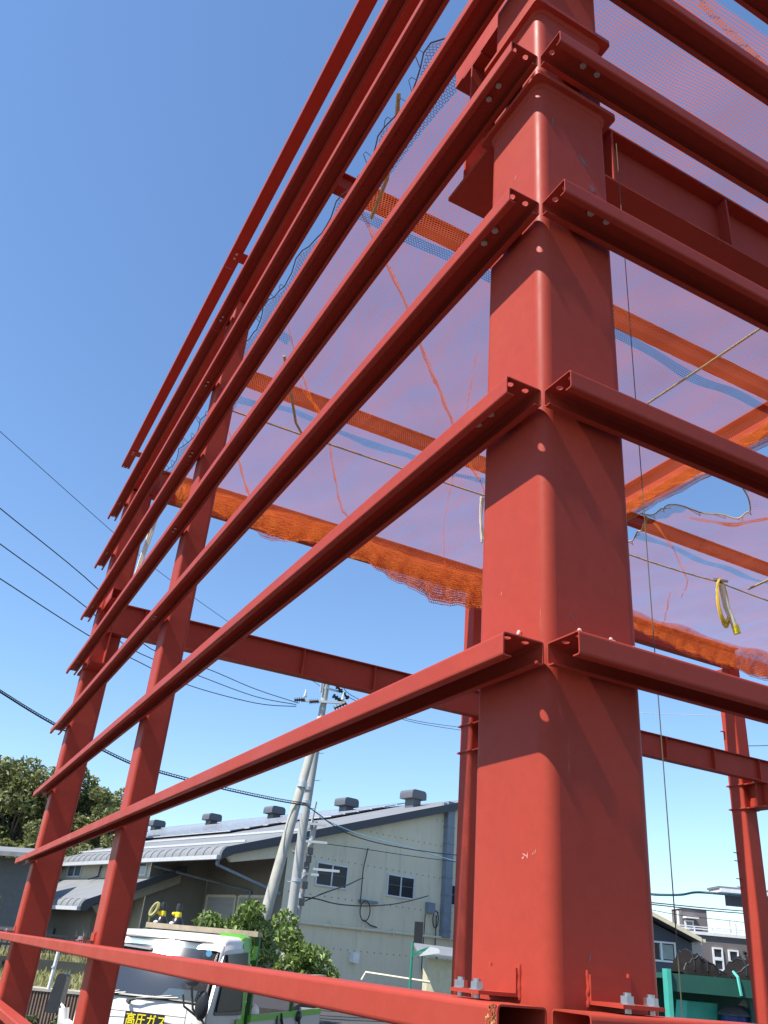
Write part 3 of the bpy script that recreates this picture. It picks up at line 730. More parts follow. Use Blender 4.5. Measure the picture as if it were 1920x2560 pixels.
for t in (3.6, 9.9, 18.1, 26.7, 35.9):
    mb = MB(lambda s, tt, z: WK(s, tt, z)); mb.box(10.7, 11.3, t-.36, t+.36, 7.75, 8.58); v_ = mb.build('vent', VENT, WH, smooth=0)
    pr = rnd([(10.42, 8.55), (11.58, 8.55), (11.58, 9.05), (10.42, 9.05)], [.03, .03, .26, .26], 6)
    mb = MB(); mb.prism(pr, lambda s, z, tt: WK(s, tt, z), t-.55, t+.55); mb.build('hood', VENT, v_, smooth=40)
mb = MB()
for s_ in (-2.2, 1.2): mb.bar(WK(s_, .3, zr(s_)+.07), WK(s_, 44, zr(s_)+.07), .06, .10)
mb.build('snow_guard', GUTTER, RO, smooth=0)
# solar array, one thing
SA = thing('solar_array', WK(8, 14, 6), 'rows of dark glossy solar panels lying on the grey warehouse roof slope', 'solar panels')
mbp, mbr = MB(), MB()
def pz(s): return zr(s)+.16
for i in range(10):
    s0 = 3.2+i*1.02
    for j in range(22):
        t0 = 6.6+j*1.62+(0 if i > 3 else 3.0+(3-i)*.4)
        if t0 > 41: continue
        pass
        mbp.add([WK(s0, t0, pz(s0)), WK(s0+.98, t0, pz(s0+.98)), WK(s0+.98, t0+1.58, pz(s0+.98)), WK(s0, t0+1.58, pz(s0)),
                 WK(s0, t0, pz(s0)-.05), WK(s0+.98, t0, pz(s0+.98)-.05), WK(s0+.98, t0+1.58, pz(s0+.98)-.05), WK(s0, t0+1.58, pz(s0)-.05)],
                [(0, 1, 2, 3), (7, 6, 5, 4), (0, 4, 5, 1), (1, 5, 6, 2), (2, 6, 7, 3), (3, 7, 4, 0)])
    mbr.bar(WK(s0-.03, 6.5+(0 if i > 3 else 3.0+(3-i)*.4), pz(s0)-.02), WK(s0-.03, 42, pz(s0)-.02), .05, .06)
mbp.build('panel_grid', PANEL, SA, smooth=0); mbr.build('mounting_rail', ALU, SA, smooth=0)
# ---- lean-to in front of the side wall
LT = thing('lean_to', WK(-5, 18, GZ), 'low lean-to shed with curved grey eave below the warehouse side windows', 'building')
def zl(s): return 1.42+.415*(s+6.3)
mb = MB(); mb.prism([(-3.31, zl(-3.31)), (-6.3, 1.42), (-6.3, 1.30), (-3.31, zl(-3.31)-.12)], lambda s, z, t: WK(s, t, z), 6.4, 46)
ar2 = [(-6.3-.36*math.sin(a), 1.42-.36+.36*math.cos(a)) for a in np.linspace(.3, PI/2+.35, 7)]
mb.prism(ar2+[(s+.05, z-.03) for s, z in ar2[::-1]], lambda s, z, t: WK(s, t, z), 6.4, 46); LTR = mb.build('roof', ROOF, LT, origin=WK(0, 0, 3), smooth=35)
mb = MB(); mb.prism([(-1.6, zl(-1.6)), (-3.30, zl(-3.3)+.003), (-3.30, zl(-3.3)-.12), (-1.6, zl(-1.6)-.12)], lambda s, z, t: WK(s, t, z), 6.4, 6.88); mb.build('roof_end', ROOF, LT, origin=WK(0, 0, 3), smooth=0)
mb = MB()
for i in range(54):
    t = 6.5+i*.72; mb.prism([(s-.014, z+.014) for s, z in ar2]+[(s+.01, z-.01) for s, z in ar2[::-1]], lambda s, z, tt: WK(s, tt, z), t, t+.07)
mb.build('eave_rib', VENT, LTR, smooth=40)
mb = MB(); mb.prism([(-6.8, .90), (-6.6, .90), (-6.6, 1.06), (-6.8, 1.06)], lambda s, z, t: WK(s, t, z), 6.4, 46); mb.build('gutter', GUTTER, LT, smooth=0)
mb = MB(); mb.prism(ar2[::-1]+[(-1.6, zl(-1.6)+.02), (-1.6, zl(-1.6)-.30), (-6.1, 1.20), (-6.4, .90)], lambda s, z, t: WK(s, t, z), 6.3, 6.38); mb.build('verge', FASCIA, LT, smooth=0)
mb = MB(); mb.prism([(-6.0, 1.15), (-1.7, zl(-1.7)-.33), (-1.7, zl(-1.7)-.75), (-5.7, .85)], lambda s, z, t: WK(s, t, z), 6.6, 6.7); mb.build('gable_board', plain('tan_board', (.30, .27, .20), .8), LT, smooth=0)
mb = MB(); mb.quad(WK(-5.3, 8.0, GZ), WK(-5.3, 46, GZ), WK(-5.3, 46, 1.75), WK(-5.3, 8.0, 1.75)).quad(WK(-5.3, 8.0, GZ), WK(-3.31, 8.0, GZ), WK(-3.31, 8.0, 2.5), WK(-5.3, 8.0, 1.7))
mb.build('wall', RECESS_SHADE, LT, smooth=0)  # shade below the eave is part of this wall's dark colour
mb = MB(lambda s, t, z: WK(s, t, z)); mb.box(-5.38, -5.31, 12, 17.5, GZ, .1); mb.build('door', plain('sliding_door', (.07, .075, .08), .6), LT, smooth=0)
mb = MB(); mb.tube([WK(-3.36, 12.6, 3.3), WK(-3.4, 12.6, 2.75), WK(-4.0, 12.4, 2.55)], .05, 6); mb.build('drain_pipe', FASCIA, LT)
# annex roof at the far left
AN = thing('annex', W(-20, 47, GZ), 'grey roofed annex with dark wall at the far left edge, under the trees', 'building')
mb = MB(); mb.prism([(-24, 3.55), (-15.2, 3.75), (-15.2, 3.55), (-24, 3.35)], lambda r, z, d: W(r, d, z-(48-d)*.13), 43.5, 48); mb.build('roof', ROOF, AN, smooth=0)
mb = MB(); mb.quad(W(-24, 44.5, GZ), W(-15.4, 44.5, GZ), W(-15.4, 44.5, 2.95), W(-24, 44.5, 2.75)); mb.build('wall', plain('dark_cladding', (.13, .13, .12), .8), AN, smooth=0)
# ---- trees
def leaves(n, sampler, size, flat=.5, droop=.0):
    P = np.array([sampler() for _ in range(n)]); 
    a = rng.normal(size=(n, 3)); a[:, 2] *= flat; a /= np.linalg.norm(a, axis=1)[:, None]
    b = rng.normal(size=(n, 3)); b -= (b*a).sum(1)[:, None]*a; b /= np.linalg.norm(b, axis=1)[:, None]
    s = size*rng.uniform(.6, 1.3, n)[:, None]
    V = np.stack([P-a*s, P+b*s*.42-a*s*.1, P+a*s-np.array([0, 0, droop])*s, P-b*s*.42-a*s*.1], 1).reshape(-1, 3)
    F = np.arange(4*n).reshape(-1, 4)
    mb = MB(); mb.v = [tuple(p) for p in V]; mb.f = [tuple(f) for f in F]; return mb
LEAF1 = make_leaf('tree_leaf', (.06, .075, .024), (.30, .31, .10))
LEAF2 = make_leaf('bush_leaf', (.06, .10, .024), (.30, .40, .09), .45)
LEAF3 = make_leaf('hedge_leaf', (.03, .045, .012), (.16, .19, .06))
BARK = plain('bark', (.10, .075, .055), .9, 0, .25, 8)
def clump_sampler(clumps):
    w = np.array([c[3]**2.2 for c in clumps]); w /= w.sum()
    def f():
        c = clumps[rng.choice(len(clumps), p=w)]
        v = rng.normal(size=3); v /= np.linalg.norm(v); rr = c[3]*(rng.random()**.28)
        return (c[0]+v[0]*rr, c[1]+v[1]*rr, c[2]+v[2]*rr*.75)
    return f
def tree(r, d, z1, w, label, n, size, nclump, leaf=LEAF1, zlow=None, lean=0, gap=.0, group='trees behind the warehouse', cr=(.16, .30)):
    base = W(r, d, GZ); H = z1-GZ
    root = thing('broadleaf_tree', base, label, 'tree', group)
    zlow = zlow if zlow is not None else GZ+H*.25
    cl = []
    for i in range(nclump):
        while True:
            u = rng.uniform(-1, 1, 3)
            if np.dot(u, u) < 1 and np.dot(u, u) > gap: break
        cl.append((base.x+u[0]*w+lean*u[2], base.y+u[1]*w, (zlow+z1)/2+u[2]*(z1-zlow)/2*.86, w*rng.uniform(*cr)))
    leaves(n, clump_sampler(cl), size, .6, .3).build('crown', leaf, root, smooth=0, fix=False)
    mb = MB(); zt = zlow+(z1-zlow)*.55
    mb.tube([base, (base.x+.1, base.y, GZ+H*.2), (base.x, base.y+.1, zt)], [w*.075, w*.06, w*.02], 8)
    for c in cl[::2]: 
        z0 = GZ+H*rng.uniform(.18, .5); mb.tube([(base.x, base.y, z0), ((base.x+c[0])/2, (base.y+c[1])/2, (z0+c[2])/2+.3), (c[0], c[1], c[2])], [w*.03, w*.018, w*.006], 5)
    mb.build('trunk', BARK, root)
tree(-23.5, 62, 10.9, 4.6, 'big dense dark green tree at the left edge, left of the far left column', 22000, .20, 70, zlow=1.5, cr=(.2, .34))
tree(-20.2, 64, 11.2, 3.4, 'tall green tree rising just behind the top of the far left column', 13000, .20, 44, zlow=3.0, cr=(.2, .34))
tree(-16.4, 60, 9.2, 2.9, 'airier brownish green tree with sky gaps between far left column and middle post', 8000, .17, 40, zlow=2.5, gap=.15, cr=(.16, .3))
tree(-12.9, 75, 9.0, 1.0, 'small pale tree top peeping over the warehouse roof beside a vent', 900, .2, 9, zlow=7.0, leaf=LEAF3)
tree(-19.0, 54, 5.8, 2.6, 'low dark tree right above the annex roof, between the two larger trees', 7000, .18, 28, zlow=2.0)
# mulberry-like bush in front of the poles
def bush(r0, d, w, zlo, zhi, label, n, size, clumps, leaf=LEAF2, group=None):
    base = W(r0, d, GZ); root = thing('bush', base, label, 'bush', group)
    cl = [(*W(r, dd, z), rad) for r, dd, z, rad in clumps]
    leaves(n, clump_sampler(cl), size, .9, .5).build('foliage', leaf, root, smooth=0, fix=False)
    mb = MB()
    for c in cl: mb.tube([(base.x+rng.uniform(-.2, .2), base.y, GZ), ((base.x+c[0])/2, (base.y+c[1])/2, (GZ+c[2])/2), c[:3]], [.05, .03, .012], 5)
    mb.build('stem', BARK, root)
bush(-2.9, 27, 2, 0, 1, 'leafy green bush behind the truck cab, left of the leaning pole', 2300, .105,
     [(-3.95, 27, .55, .42), (-3.5, 27.2, .35, .5), (-3.1, 27, .5, .45), (-2.75, 26.8, .95, .42), (-2.5, 27, .45, .5), (-2.3, 27.2, -.1, .5), (-2.9, 26.8, -.2, .5), (-3.4, 27, -.4, .5)], group='bushes at the pole bases')
bush(-1.2, 29, 2, 0, 1, 'leafy green bush right of the leaning pole, in front of the cream wall', 2300, .105,
     [(-1.95, 30, .85, .45), (-1.75, 29.5, .35, .5), (-1.3, 29, -.05, .5), (-.85, 29, -.1, .5), (-.5, 29, -.5, .42), (-1.6, 29, -.5, .55), (-1.0, 29, -.7, .55), (-.45, 28.8, -.95, .4)], group='bushes at the pole bases')
# ---- utility poles
def stepbolts(mb, a, b, n, L=.18):
    a, b = Vector(a), Vector(b)
    for i in range(n):
        p = a.lerp(b, i/n); s = 1 if i % 2 else -1; q = p+RH*s*(.14+L); mb.tube([p, q, q+Vector((0, 0, .05))], .012, 4)
UB = thing('utility_pole', W(-1.98, 33, GZ), 'upright concrete utility pole with crossarm, insulators and step bolts in front of the warehouse', 'utility pole', 'utility poles')
mb = MB(); mb.tube([W(-2.0, 33, GZ), W(-1.93, 33, 4), W(-1.66, 33, 9.75)], [.19, .17, .125], 14); mb.build('shaft', CONC2, UB)
mb = MB(); mb.bar(W(-2.55, 32.85, 8.80), W(-.75, 32.85, 8.86), .09); mb.bar(W(-1.7, 32.7, 9.35), W(-1.1, 33.6, 9.5), .07); mb.bar(W(-1.85, 32.85, 9.2), W(-1.85, 32.85, 9.9), .08)
ca = mb.build('crossarm', STEELG, UB, smooth=0)
for r, z in ((-2.45, 8.95), (-.95, 8.98)):
    mb = MB(); p = W(r, 32.85, z)
    for k in range(3): mb.cyl((p.x, p.y, z+.07*k), (p.x, p.y, z+.07*k+.04), .075-.012*k, n=10)
    mb.cyl(p, (p.x, p.y, z+.3), .03); mb.build('insulator', PORC, UB)
for a, b in ((W(-2.85, 32.8, 8.78), W(-2.45, 32.8, 8.84)), (W(-2.25, 32.8, 8.76), W(-1.9, 32.8, 8.82)), (W(-1.25, 32.8, 8.60), W(-.8, 32.8, 8.86)), (W(-1.4, 33.3, 9.75), W(-.75, 33.6, 9.25)), (W(-1.35, 33.2, 9.2), W(-.85, 33.5, 9.0))):
    mb = MB(); mb.tube([a, b], .05, 7)
    for k in range(5): c = a.lerp(b, k/4.5); e = a.lerp(b, k/4.5+.07); mb.tube([c, e], .10, 8)
    mb.build('strain_insulator', BLK, UB)
mb = MB(); stepbolts(mb, W(-1.97, 33, 1.2), W(-1.72, 33, 8.4), 14); mb.build('step_bolt', STEELG, UB)
mb = MB()
for z in (5.0, 5.5, 2.3):
    mb = MB(); p = W(-1.93+.047*(z-4)*.1, 33, z); mb.tube([p-Vector((0, 0, .06)), p+Vector((0, 0, .06))], .195, 12); mb.build('pole_band', STEELG, UB)
UA = thing('utility_pole', W(-2.95, 31, GZ), 'yellowish concrete strut pole leaning right against the upright utility pole', 'utility pole', 'utility poles')
mb = MB(); mb.tube([W(-3.16, 31, GZ), W(-2.62, 31, 1.6), W(-1.93, 31.6, 6.3), W(-1.72, 32.4, 8.05)], [.21, .19, .155, .14], 14); mb.build('shaft', CONC, UA)
mb = MB(); p = W(-2.05, 31.4, 5.35); mb.tube([p-Vector((0, 0, .1)), p+Vector((0.02, 0, .1))], .18, 12); mb.build('pole_band', STEELG, UA)
UC = thing('utility_pole', W(-2.0, 36, GZ), 'short steel service pole cluttered with brackets and meter boxes, right of the upright pole', 'utility pole', 'utility poles')
mb = MB(); mb.tube([W(-2.0, 36, GZ), W(-1.93, 36, 1.1), W(-1.64, 36, 4.75)], [.14, .13, .11], 10); mb.tube([W(-1.80, 35.9, 4.4), W(-1.68, 35.9, 5.5)], .05, 6); mb.build('shaft', CONC2, UC)
mb = MB()
for r0, r1, z in ((-2.1, -1.15, 4.62), (-2.15, -1.05, 3.95), (-2.3, -1.25, 2.75), (-1.5, -.45, 2.95)): mb = MB(); mb.bar(W(r0, 35.8, z), W(r1, 35.8, z), .09); mb.build('bracket', STEELG, UC, smooth=0)
mb = MB()
mb.bar(W(-2.25, 35.8, 2.7), W(-1.85, 35.8, 2.0), .05); mb.build('brace', STEELG, UC, smooth=0); mb = MB(); mb.bar(W(-2.2, 35.8, 3.95), W(-2.25, 35.8, 2.75), .04); mb.build('bracket', STEELG, UC, smooth=0)
mb = MB()
for r, z in ((-1.75, 3.3), (-1.8, 3.05), (-1.72, 3.6), (-1.83, 1.75), (-1.78, 2.35)): p = W(r, 35.75, z); mb = MB(); mb.box(p.x-.12, p.x+.12, p.y-.1, p.y+.1, p.z-.14, p.z+.12); mb.build('meter_box', plain('pole_fitting', (.10, .10, .10), .6) if 'pole_fitting' not in MATS else MATS['pole_fitting'], UC, smooth=0)
mb = MB(); mb.tube([W(-2.12, 35.8, .2), W(-2.07, 35.8, 1.65)], .10, 10); mb.build('cable_guard', PORC, UC)
# ---- wires
def pix(u, v, d):          # point d metres ahead on the sight line measured from the photo (u, v in 1659-wide pixels)
    k = 1920/1659; x = (u*k-960)/FPX; y = -(v*k-1280)/FPX
    cr, sr, cp, sp = math.cos(ROLL), math.sin(ROLL), math.cos(PITCH), math.sin(PITCH)
    fw = FH*cp+Vector((0, 0, sp)); up0 = RH.cross(fw)
    q = x*(RH*cr+up0*sr)+y*(up0*cr-RH*sr)+fw
    t = d/q.dot(FH); return Vector((CX, CY, CZ))+q*t
def spline(P, n=6):
    P = [Vector(p) for p in P]; out = []
    for i in range(len(P)-1):
        p0, p1, p2, p3 = P[max(i-1, 0)], P[i], P[i+1], P[min(i+2, len(P)-1)]
        for k in range(n):
            t = k/n; out.append(.5*((2*p1)+(p2-p0)*t+(2*p0-5*p1+4*p2-p3)*t*t+(3*p1-p0-3*p2+p3)*t**3))
    return out+[P[-1]]
def wire(uvd, r, label, mat=None, group='overhead wires', lash=0, cat='cable'):
    P = spline([pix(*q) for q in uvd]); mb = MB(); mb.tube(P, r, 5)
    if lash:
        Q = spline([pix(u, v-lash, d) for u, v, d in uvd]); mb.tube(Q, r*.6, 4)
        acc = 0
        for i in range(len(P)-1):
            for t in (0, .25, .5, .75): mb.tube([P[i].lerp(P[i+1], t), Q[i].lerp(Q[i+1], min(1, t+.12))], r*.5, 3)
    return tag(mb.build('overhead_wire', mat or WIRE), label, cat, group)
wire([(-60, 880, 19), (0, 932, 20), (290, 1190, 26), (380, 1262, 28), (490, 1341, 31), (700, 1488, 33)], .010, 'uppermost and thinnest black wire crossing the blue sky at left')
wire([(-60, 1045, 19), (0, 1098, 20), (210, 1271, 24), (310, 1391, 27), (400, 1428, 29), (461, 1450, 30), (553, 1489, 32), (645, 1519, 33)], .016, 'second black wire from the top at left, ending at the pole crossarm')
wire([(-60, 1130, 19), (0, 1175, 20), (185, 1311, 24), (282, 1401, 27), (435, 1462, 30), (553, 1505, 32), (640, 1522, 33)], .016, 'third black wire from the top at left, ending at the pole crossarm')
wire([(-60, 1212, 19), (0, 1250, 20), (190, 1372, 24), (300, 1430, 27), (407, 1480, 29.5), (553, 1519, 32), (640, 1526, 33)], .016, 'fourth black wire from the top at left, ending at the pole crossarm')
wire([(-60, 1455, 19), (0, 1495, 20), (115, 1565, 22), (270, 1645, 25.5), (340, 1668, 27), (470, 1702, 29), (590, 1728, 30.8), (662, 1740, 31.3)], .022, 'spiral-lashed telephone cable bundle running from the left edge to the leaning pole', lash=5)
wire([(662, 1740, 31.3), (683, 1755, 33), (750, 1800, 36), (850, 1828, 40), (985, 1847, 46), (1100, 1852, 52)], .022, 'black cable sagging from the upright pole across the cream gable wall')
wire([(690, 1765, 36), (740, 1788, 38), (790, 1806, 39.5), (880, 1830, 43), (985, 1860, 47), (1100, 1885, 50)], .020, 'pale blue service cable running right across the cream gable wall', plain('blue_cable', (.25, .48, .60), .5))
wire([(705, 1823, 38), (780, 1833, 40), (880, 1848, 43), (985, 1862, 47)], .016, 'thin dark cable below the blue one on the gable wall, between two windows tops')
wire([(655, 1948, 35.9), (690, 1933, 36), (720, 1922, 37), (750, 1912, 38), (775, 1900, 40), (785, 1897, 42)], .026, 'black cable rising from the service pole to the cable loop on the wall')
wire([(655, 1938, 35.9), (685, 1942, 36), (730, 1953, 37.5), (790, 1957, 40), (850, 1953, 43), (900, 1942, 46), (925, 1935, 47.2)], .024, 'black cable drooping from the service pole to the junction box on the wall')
wire([(740, 1483, 33), (770, 1508, 36), (880, 1553, 44), (1000, 1572, 52)], .016, 'upper of two wires leaving the pole to the right under the red beam')
wire([(735, 1490, 33), (765, 1512, 36), (880, 1557, 44), (1000, 1578, 52)], .016, 'lower of two wires leaving the pole to the right under the red beam')
TEAL = plain('teal_cable', (.03, .14, .15), .6)
wire([(1395, 1931, 30), (1420, 1934, 30), (1470, 1934, 31), (1500, 1929, 32), (1530, 1930, 33), (1600, 1936, 36), (1680, 1942, 40)], .022, 'teal lashed cable in the pale sky right of the corner column, above the houses', TEAL, lash=3)
wire([(1395, 1949, 30), (1420, 1951, 30), (1520, 1961, 33), (1620, 1969, 36), (1690, 1972, 40)], .018, 'upper black wire of a close pair above the houses at right')
wire([(1395, 1953, 30), (1420, 1955, 30), (1520, 1966, 33), (1620, 1974, 36), (1690, 1978, 40)], .018, 'lower black wire of a close pair above the houses at right')
wire([(1395, 1963, 30), (1420, 1968, 30), (1470, 1977, 31), (1540, 1985, 33), (1640, 1996, 36)], .010, 'thin wire passing the stair tower of the brown house')
wire([(1385, 1540, 30), (1450, 1543, 32), (1560, 1545, 35), (1700, 1543, 40)], .012, 'pale wire high in the sky right of the corner column', PORC)
wire([(1600, 1611, 30), (1640, 1611, 32), (1720, 1608, 35)], .014, 'short dark wire at the right edge beside the right column')
# ================================================================ TRUCK
TA = math.radians(15); TX = math.cos(TA)*RH-math.sin(TA)*FH; TY = math.sin(TA)*RH+math.cos(TA)*FH
T0 = W(-1.44, 10.6, GZ)-TX*.8
def TK(x, y, z): return (T0.x+x*TX.x+y*TY.x, T0.y+x*TX.y+y*TY.y, GZ+z*1.03)
WHITE = plain('white_truck_paint', (.78, .76, .70), .3, 0, .03, 2, spec=.6)
SILVER = plain('silver_panel', (.50, .50, .49), .38, .35, .06, 4)
GREEN = plain('green_truck_paint', (.12, .42, .03), .32, 0, .06, 3, spec=.6)
DGREEN = plain('dark_rack_green', (.03, .12, .02), .5)
BLACKP = plain('black_plastic', (.022, .023, .027), .38)
RUBBER = plain('tyre_rubber', (.02, .02, .02), .85)
WSG = make_glass('windscreen_glass', (.50, .60, .62), .12, .08, .05)
SGL = make_glass('door_glass', (.10, .12, .13), .12, .04)
PAPER = plain('dash_paper', (.62, .72, .70), .7)
WOOD = plain('weathered_wood', (.40, .33, .24), .85, 0, .22, 9)
TR = thing('small_truck', TK(0, 1.2, 0), 'white and green flatbed truck facing the viewer behind the red rail', 'truck')
prof = rnd([(0, .35), (-.02, .95), (.04, 1.20), (.40, 1.80), (.52, 1.875), (1.22, 1.90), (1.30, 1.80), (1.30, .35)], [.04, .1, .06, .08, .1, .05, .05, .02], 4)
mb = MB(TK)
def cabsec(x, ins): return [(x, .5+(y-.5)*(1-ins*.25) , z-ins*.10*max(0, (z-1.15)/.75) ) for y, z in prof]
secs = []
for x, ins in ((-.80, .55), (-.775, .2), (-.72, .04), (-.55, 0), (0, -.02), (.55, 0), (.72, .04), (.775, .2), (.80, .55)):
    secs.append([(x*(1-.085*max(0, (z-1.2)/.7)), y+(.05*abs(x/.8)**3 if y < .3 else 0), z) for (_, y, z) in cabsec(x, ins)])
n = len(prof); vs = [p for s in secs for p in s]
# leave out faces where the windscreen opening is (between y .06-.40 on the slanted front)
fs = []
for j in range(len(secs)-1):
    for i in range(n):
        i2 = (i+1) % n; ya, za = prof[i]; yb, zb = prof[i2]
        if 1 <= j <= 6 and za > 1.2 and zb < 1.8 and zb > za and za < 1.7: continue
        fs.append((j*n+i, j*n+i2, (j+1)*n+i2, (j+1)*n+i))
fs += [tuple(range(n))[::-1], tuple(range((len(secs)-1)*n, len(secs)*n))]
mb.add(vs, fs); CAB = mb.build('cab', WHITE, TR, smooth=45)
def wsp(u, v):   # windscreen surface, gently bowed
    x = -.735+1.47*u; x *= (1-.07*v); b = .055*abs((u-.5)*2)**2.2
    return TK(x, .055+.345*v-.012*math.sin(PI*v)+b-.012, 1.235+.575*v-.02*abs((u-.5)*2)**3)
mb = MB(); mb.grid(wsp, 24, 10); mb.build('windscreen', WSG, TR, smooth=180, fix=False)
mb = MB()
for a, b in (((0, 0), (1, 0)), ((0, 1), (1, 1)), ((0, 0), (0, 1)), ((1, 0), (1, 1))):
    mb.tube([Vector(wsp(a[0]+(b[0]-a[0])*t, a[1]+(b[1]-a[1])*t)) for t in np.linspace(0, 1, 13)], .017, 6)
mb.build('windscreen_seal', BLACKP, TR)
mb = MB(TK); mb.box(-.66, .66, .16, .45, .95, 1.16); mb.box(-.62, -.1, .85, .95, .9, 1.52); mb.box(.1, .62, .85, .95, .9, 1.52); mb.box(-.68, .68, 1.12, 1.15, .7, 1.75); mb.box(-.68, .68, .2, 1.15, .66, .7); mb.build('interior', DARKIN, TR, smooth=0)
mb = MB(TK); mb.box(.2, .62, .22, .5, 1.19, 1.20); mb.add([(.12, .10, 1.18), (.60, .10, 1.18), (.55, .30, 1.33), (.22, .26, 1.33)], [(0, 1, 2, 3)]); mb.build('dash_paper', PAPER, TR, smooth=0)
mb = MB(TK); mb.bar((-.55, .33, 1.71), (-.1, .33, 1.69), .10, .02); mb.build('sun_visor', SILVER, TR, smooth=0)
mb = MB(TK); mb.tube([(.34+.15*math.cos(a), .38+.10*math.sin(a)*.5, 1.22+.12*math.sin(a)) for a in np.linspace(0, 2*PI, 17)], .014, 6); mb.build('steering_wheel', BLACKP, TR)
for x0, x1 in ((-.10, .36), (-.62, -.28)):
    mb = MB(TK); mb.tube([(x0, .0, 1.19), (x0+.08, -.015, 1.215), (x1, .05, 1.27)], [.012, .012, .007], 6); mb.tube([(x0+.14, .0, 1.225), (x1+.08, .055, 1.255)], .010, 5); mb.cyl((x0-.01, .01, 1.17), (x0-.01, -.04, 1.19), .022, n=8); mb.build('wiper', BLACKP, TR)
# door with window on the side that faces right
def side(pts, x, dep, name, mat, parent, sm=0):
    mb = MB(); n = len(pts); xs = [x*(1-.085*max(0, (z-1.2)/.7)) for y, z in pts]
    vs = [TK(xx, y, z) for xx, (y, z) in zip(xs, pts)]+[TK(xx+dep, y, z) for xx, (y, z) in zip(xs, pts)]
    mb.add(vs, [(i, (i+1) % n, n+(i+1) % n, n+i) for i in range(n)]+[tuple(range(n))[::-1], tuple(range(n, 2*n))]); return mb.build(name, mat, parent, smooth=sm)
DOOR = side(rnd([(.10, .62), (.06, 1.16), (.42, 1.74), (1.12, 1.78), (1.14, .62)], [.06, .05, .12, .1, .05], 4), .788, .024, 'door', SILVER, TR)
side(rnd([(.22, 1.12), (.46, 1.66), (1.06, 1.70), (1.08, 1.10)], [.05, .1, .08, .05], 4), .812, .008, 'window_rubber', BLACKP, DOOR)
side(rnd([(.26, 1.15), (.49, 1.62), (1.02, 1.66), (1.04, 1.14)], [.05, .1, .08, .05], 4), .820, .006, 'window', plain('dark_door_pane', (.02, .024, .028), .25, spec=.12), DOOR)
side([(.42, 1.70), (1.08, 1.74), (1.08, 1.60), (.46, 1.58)], .824, .03, 'rain_visor', plain('smoked_visor', (.015, .018, .022), .12), DOOR)
side([(.72, .62), (.98, 1.06), (1.13, 1.06), (1.13, .62)], .8125, .0025, 'green_panel', GREEN, DOOR)
for k in range(3): side([(.60+.05*k, .62), (.86+.05*k, 1.06), (.872+.05*k, 1.06), (.612+.05*k, .62)], .8152, .002, 'gold_stripe', plain('gold_stripe', (.45, .38, .16), .5) if k == 0 else MATS['gold_stripe'], DOOR)
mb = MB(TK); mb.box(.812, .835, .95, 1.09, .70, .80); mb.build('handle', BLACKP, DOOR, smooth=0)
side(rnd([(1.14, .45), (1.12, 1.78), (1.0, 1.88), (1.29, 1.89), (1.30, .45)], [.02, .05, .02, .06, .02], 3), .776, .028, 'rear_pillar', GREEN, TR)
mb = MB(TK); mb.prism(rnd([(.42, 1.895), (.71, 1.87), (.745, 1.62), (.78, 1.62), (.74, 1.895), (.68, 1.925), (.42, 1.925)], .0), lambda a, b, l: (a, l, b), 1.02, 1.24); mb.build('roof_edge', GREEN, TR, smooth=0)
# front sign and lettering
mb = MB(TK); mb.box(-.11, .36, -.037, -.024, .965, 1.095); SIGN = mb.build('warning_plate', BLACKP, TR, smooth=0)
def text(s, size, org, ex, ey, mat, name, parent, ext=.002):
    cu = bpy.data.curves.new(name, 'FONT'); cu.body = s; cu.size = size; cu.extrude = ext; cu.offset = size*.012
    o = bpy.data.objects.new(name, cu); COL.objects.link(o)
    dg = bpy.context.evaluated_depsgraph_get(); me = bpy.data.meshes.new_from_object(o.evaluated_get(dg)); bpy.data.objects.remove(o)
    X, Y = Vector(ex).normalized(), Vector(ey).normalized(); Z = X.cross(Y)
    M = Matrix((X, Y, Z)).transposed().to_4x4(); M.translation = Vector(org)-Vector(ORG[parent.name]); me.transform(M)
    me.materials.clear(); me.materials.append(mat); q = bpy.data.objects.new(name, me); COL.objects.link(q); q.parent = parent; ORG[q.name] = ORG[parent.name]; return q
YL = plain('yellow_lettering', (.85, .72, .02), .5)
text('高圧ガス', .122, TK(-.095, -.039, .985), TX, (0, 0, 1), YL, 'lettering', SIGN)
# mirrors
mb = MB(TK); mb.prism(rnd([(-1.16, .98), (-1.0, .99), (-.97, 1.36), (-1.10, 1.38)], [.05, .05, .05, .06], 4), lambda a, b, l: (a, l, b), .06, .16); mb.build('mirror', BLACKP, TR, smooth=50); mb = MB(TK); mb.tube([(-.78, .08, .86), (-.90, .06, .92), (-.92, .06, 1.05)], [.06, .065, .055], 10); mb.tube([(-.92, .06, 1.04), (-1.02, .10, 1.10)], .016, 6); mb.build('mirror_arm', WHITE, TR)
mb = MB(TK); mb.ell((.66, -.16, 1.46), .10, .06, .085, 12, 9); mb.tube([(.72, .0, 1.12), (.70, -.10, 1.18), (.66, -.14, 1.40)], .014, 6); mb.build('mirror', plain('grey_mirror_back', (.10, .10, .11), .35), TR)
mb = MB(TK); mb.ell((.80, -.10, 1.22), .08, .05, .14, 12, 9); mb.tube([(.78, .06, 1.05), (.82, -.06, 1.08), (.62, -.16, 1.2), (.58, -.14, 1.3)], .012, 6); mb.build('mirror', BLACKP, TR)
mb = MB(TK); mb.cyl((.64, .245, 1.70), (.64, .238, 1.70), .035, n=14); mb.build('inspection_sticker', plain('blue_sticker', (.10, .32, .55), .5), TR)
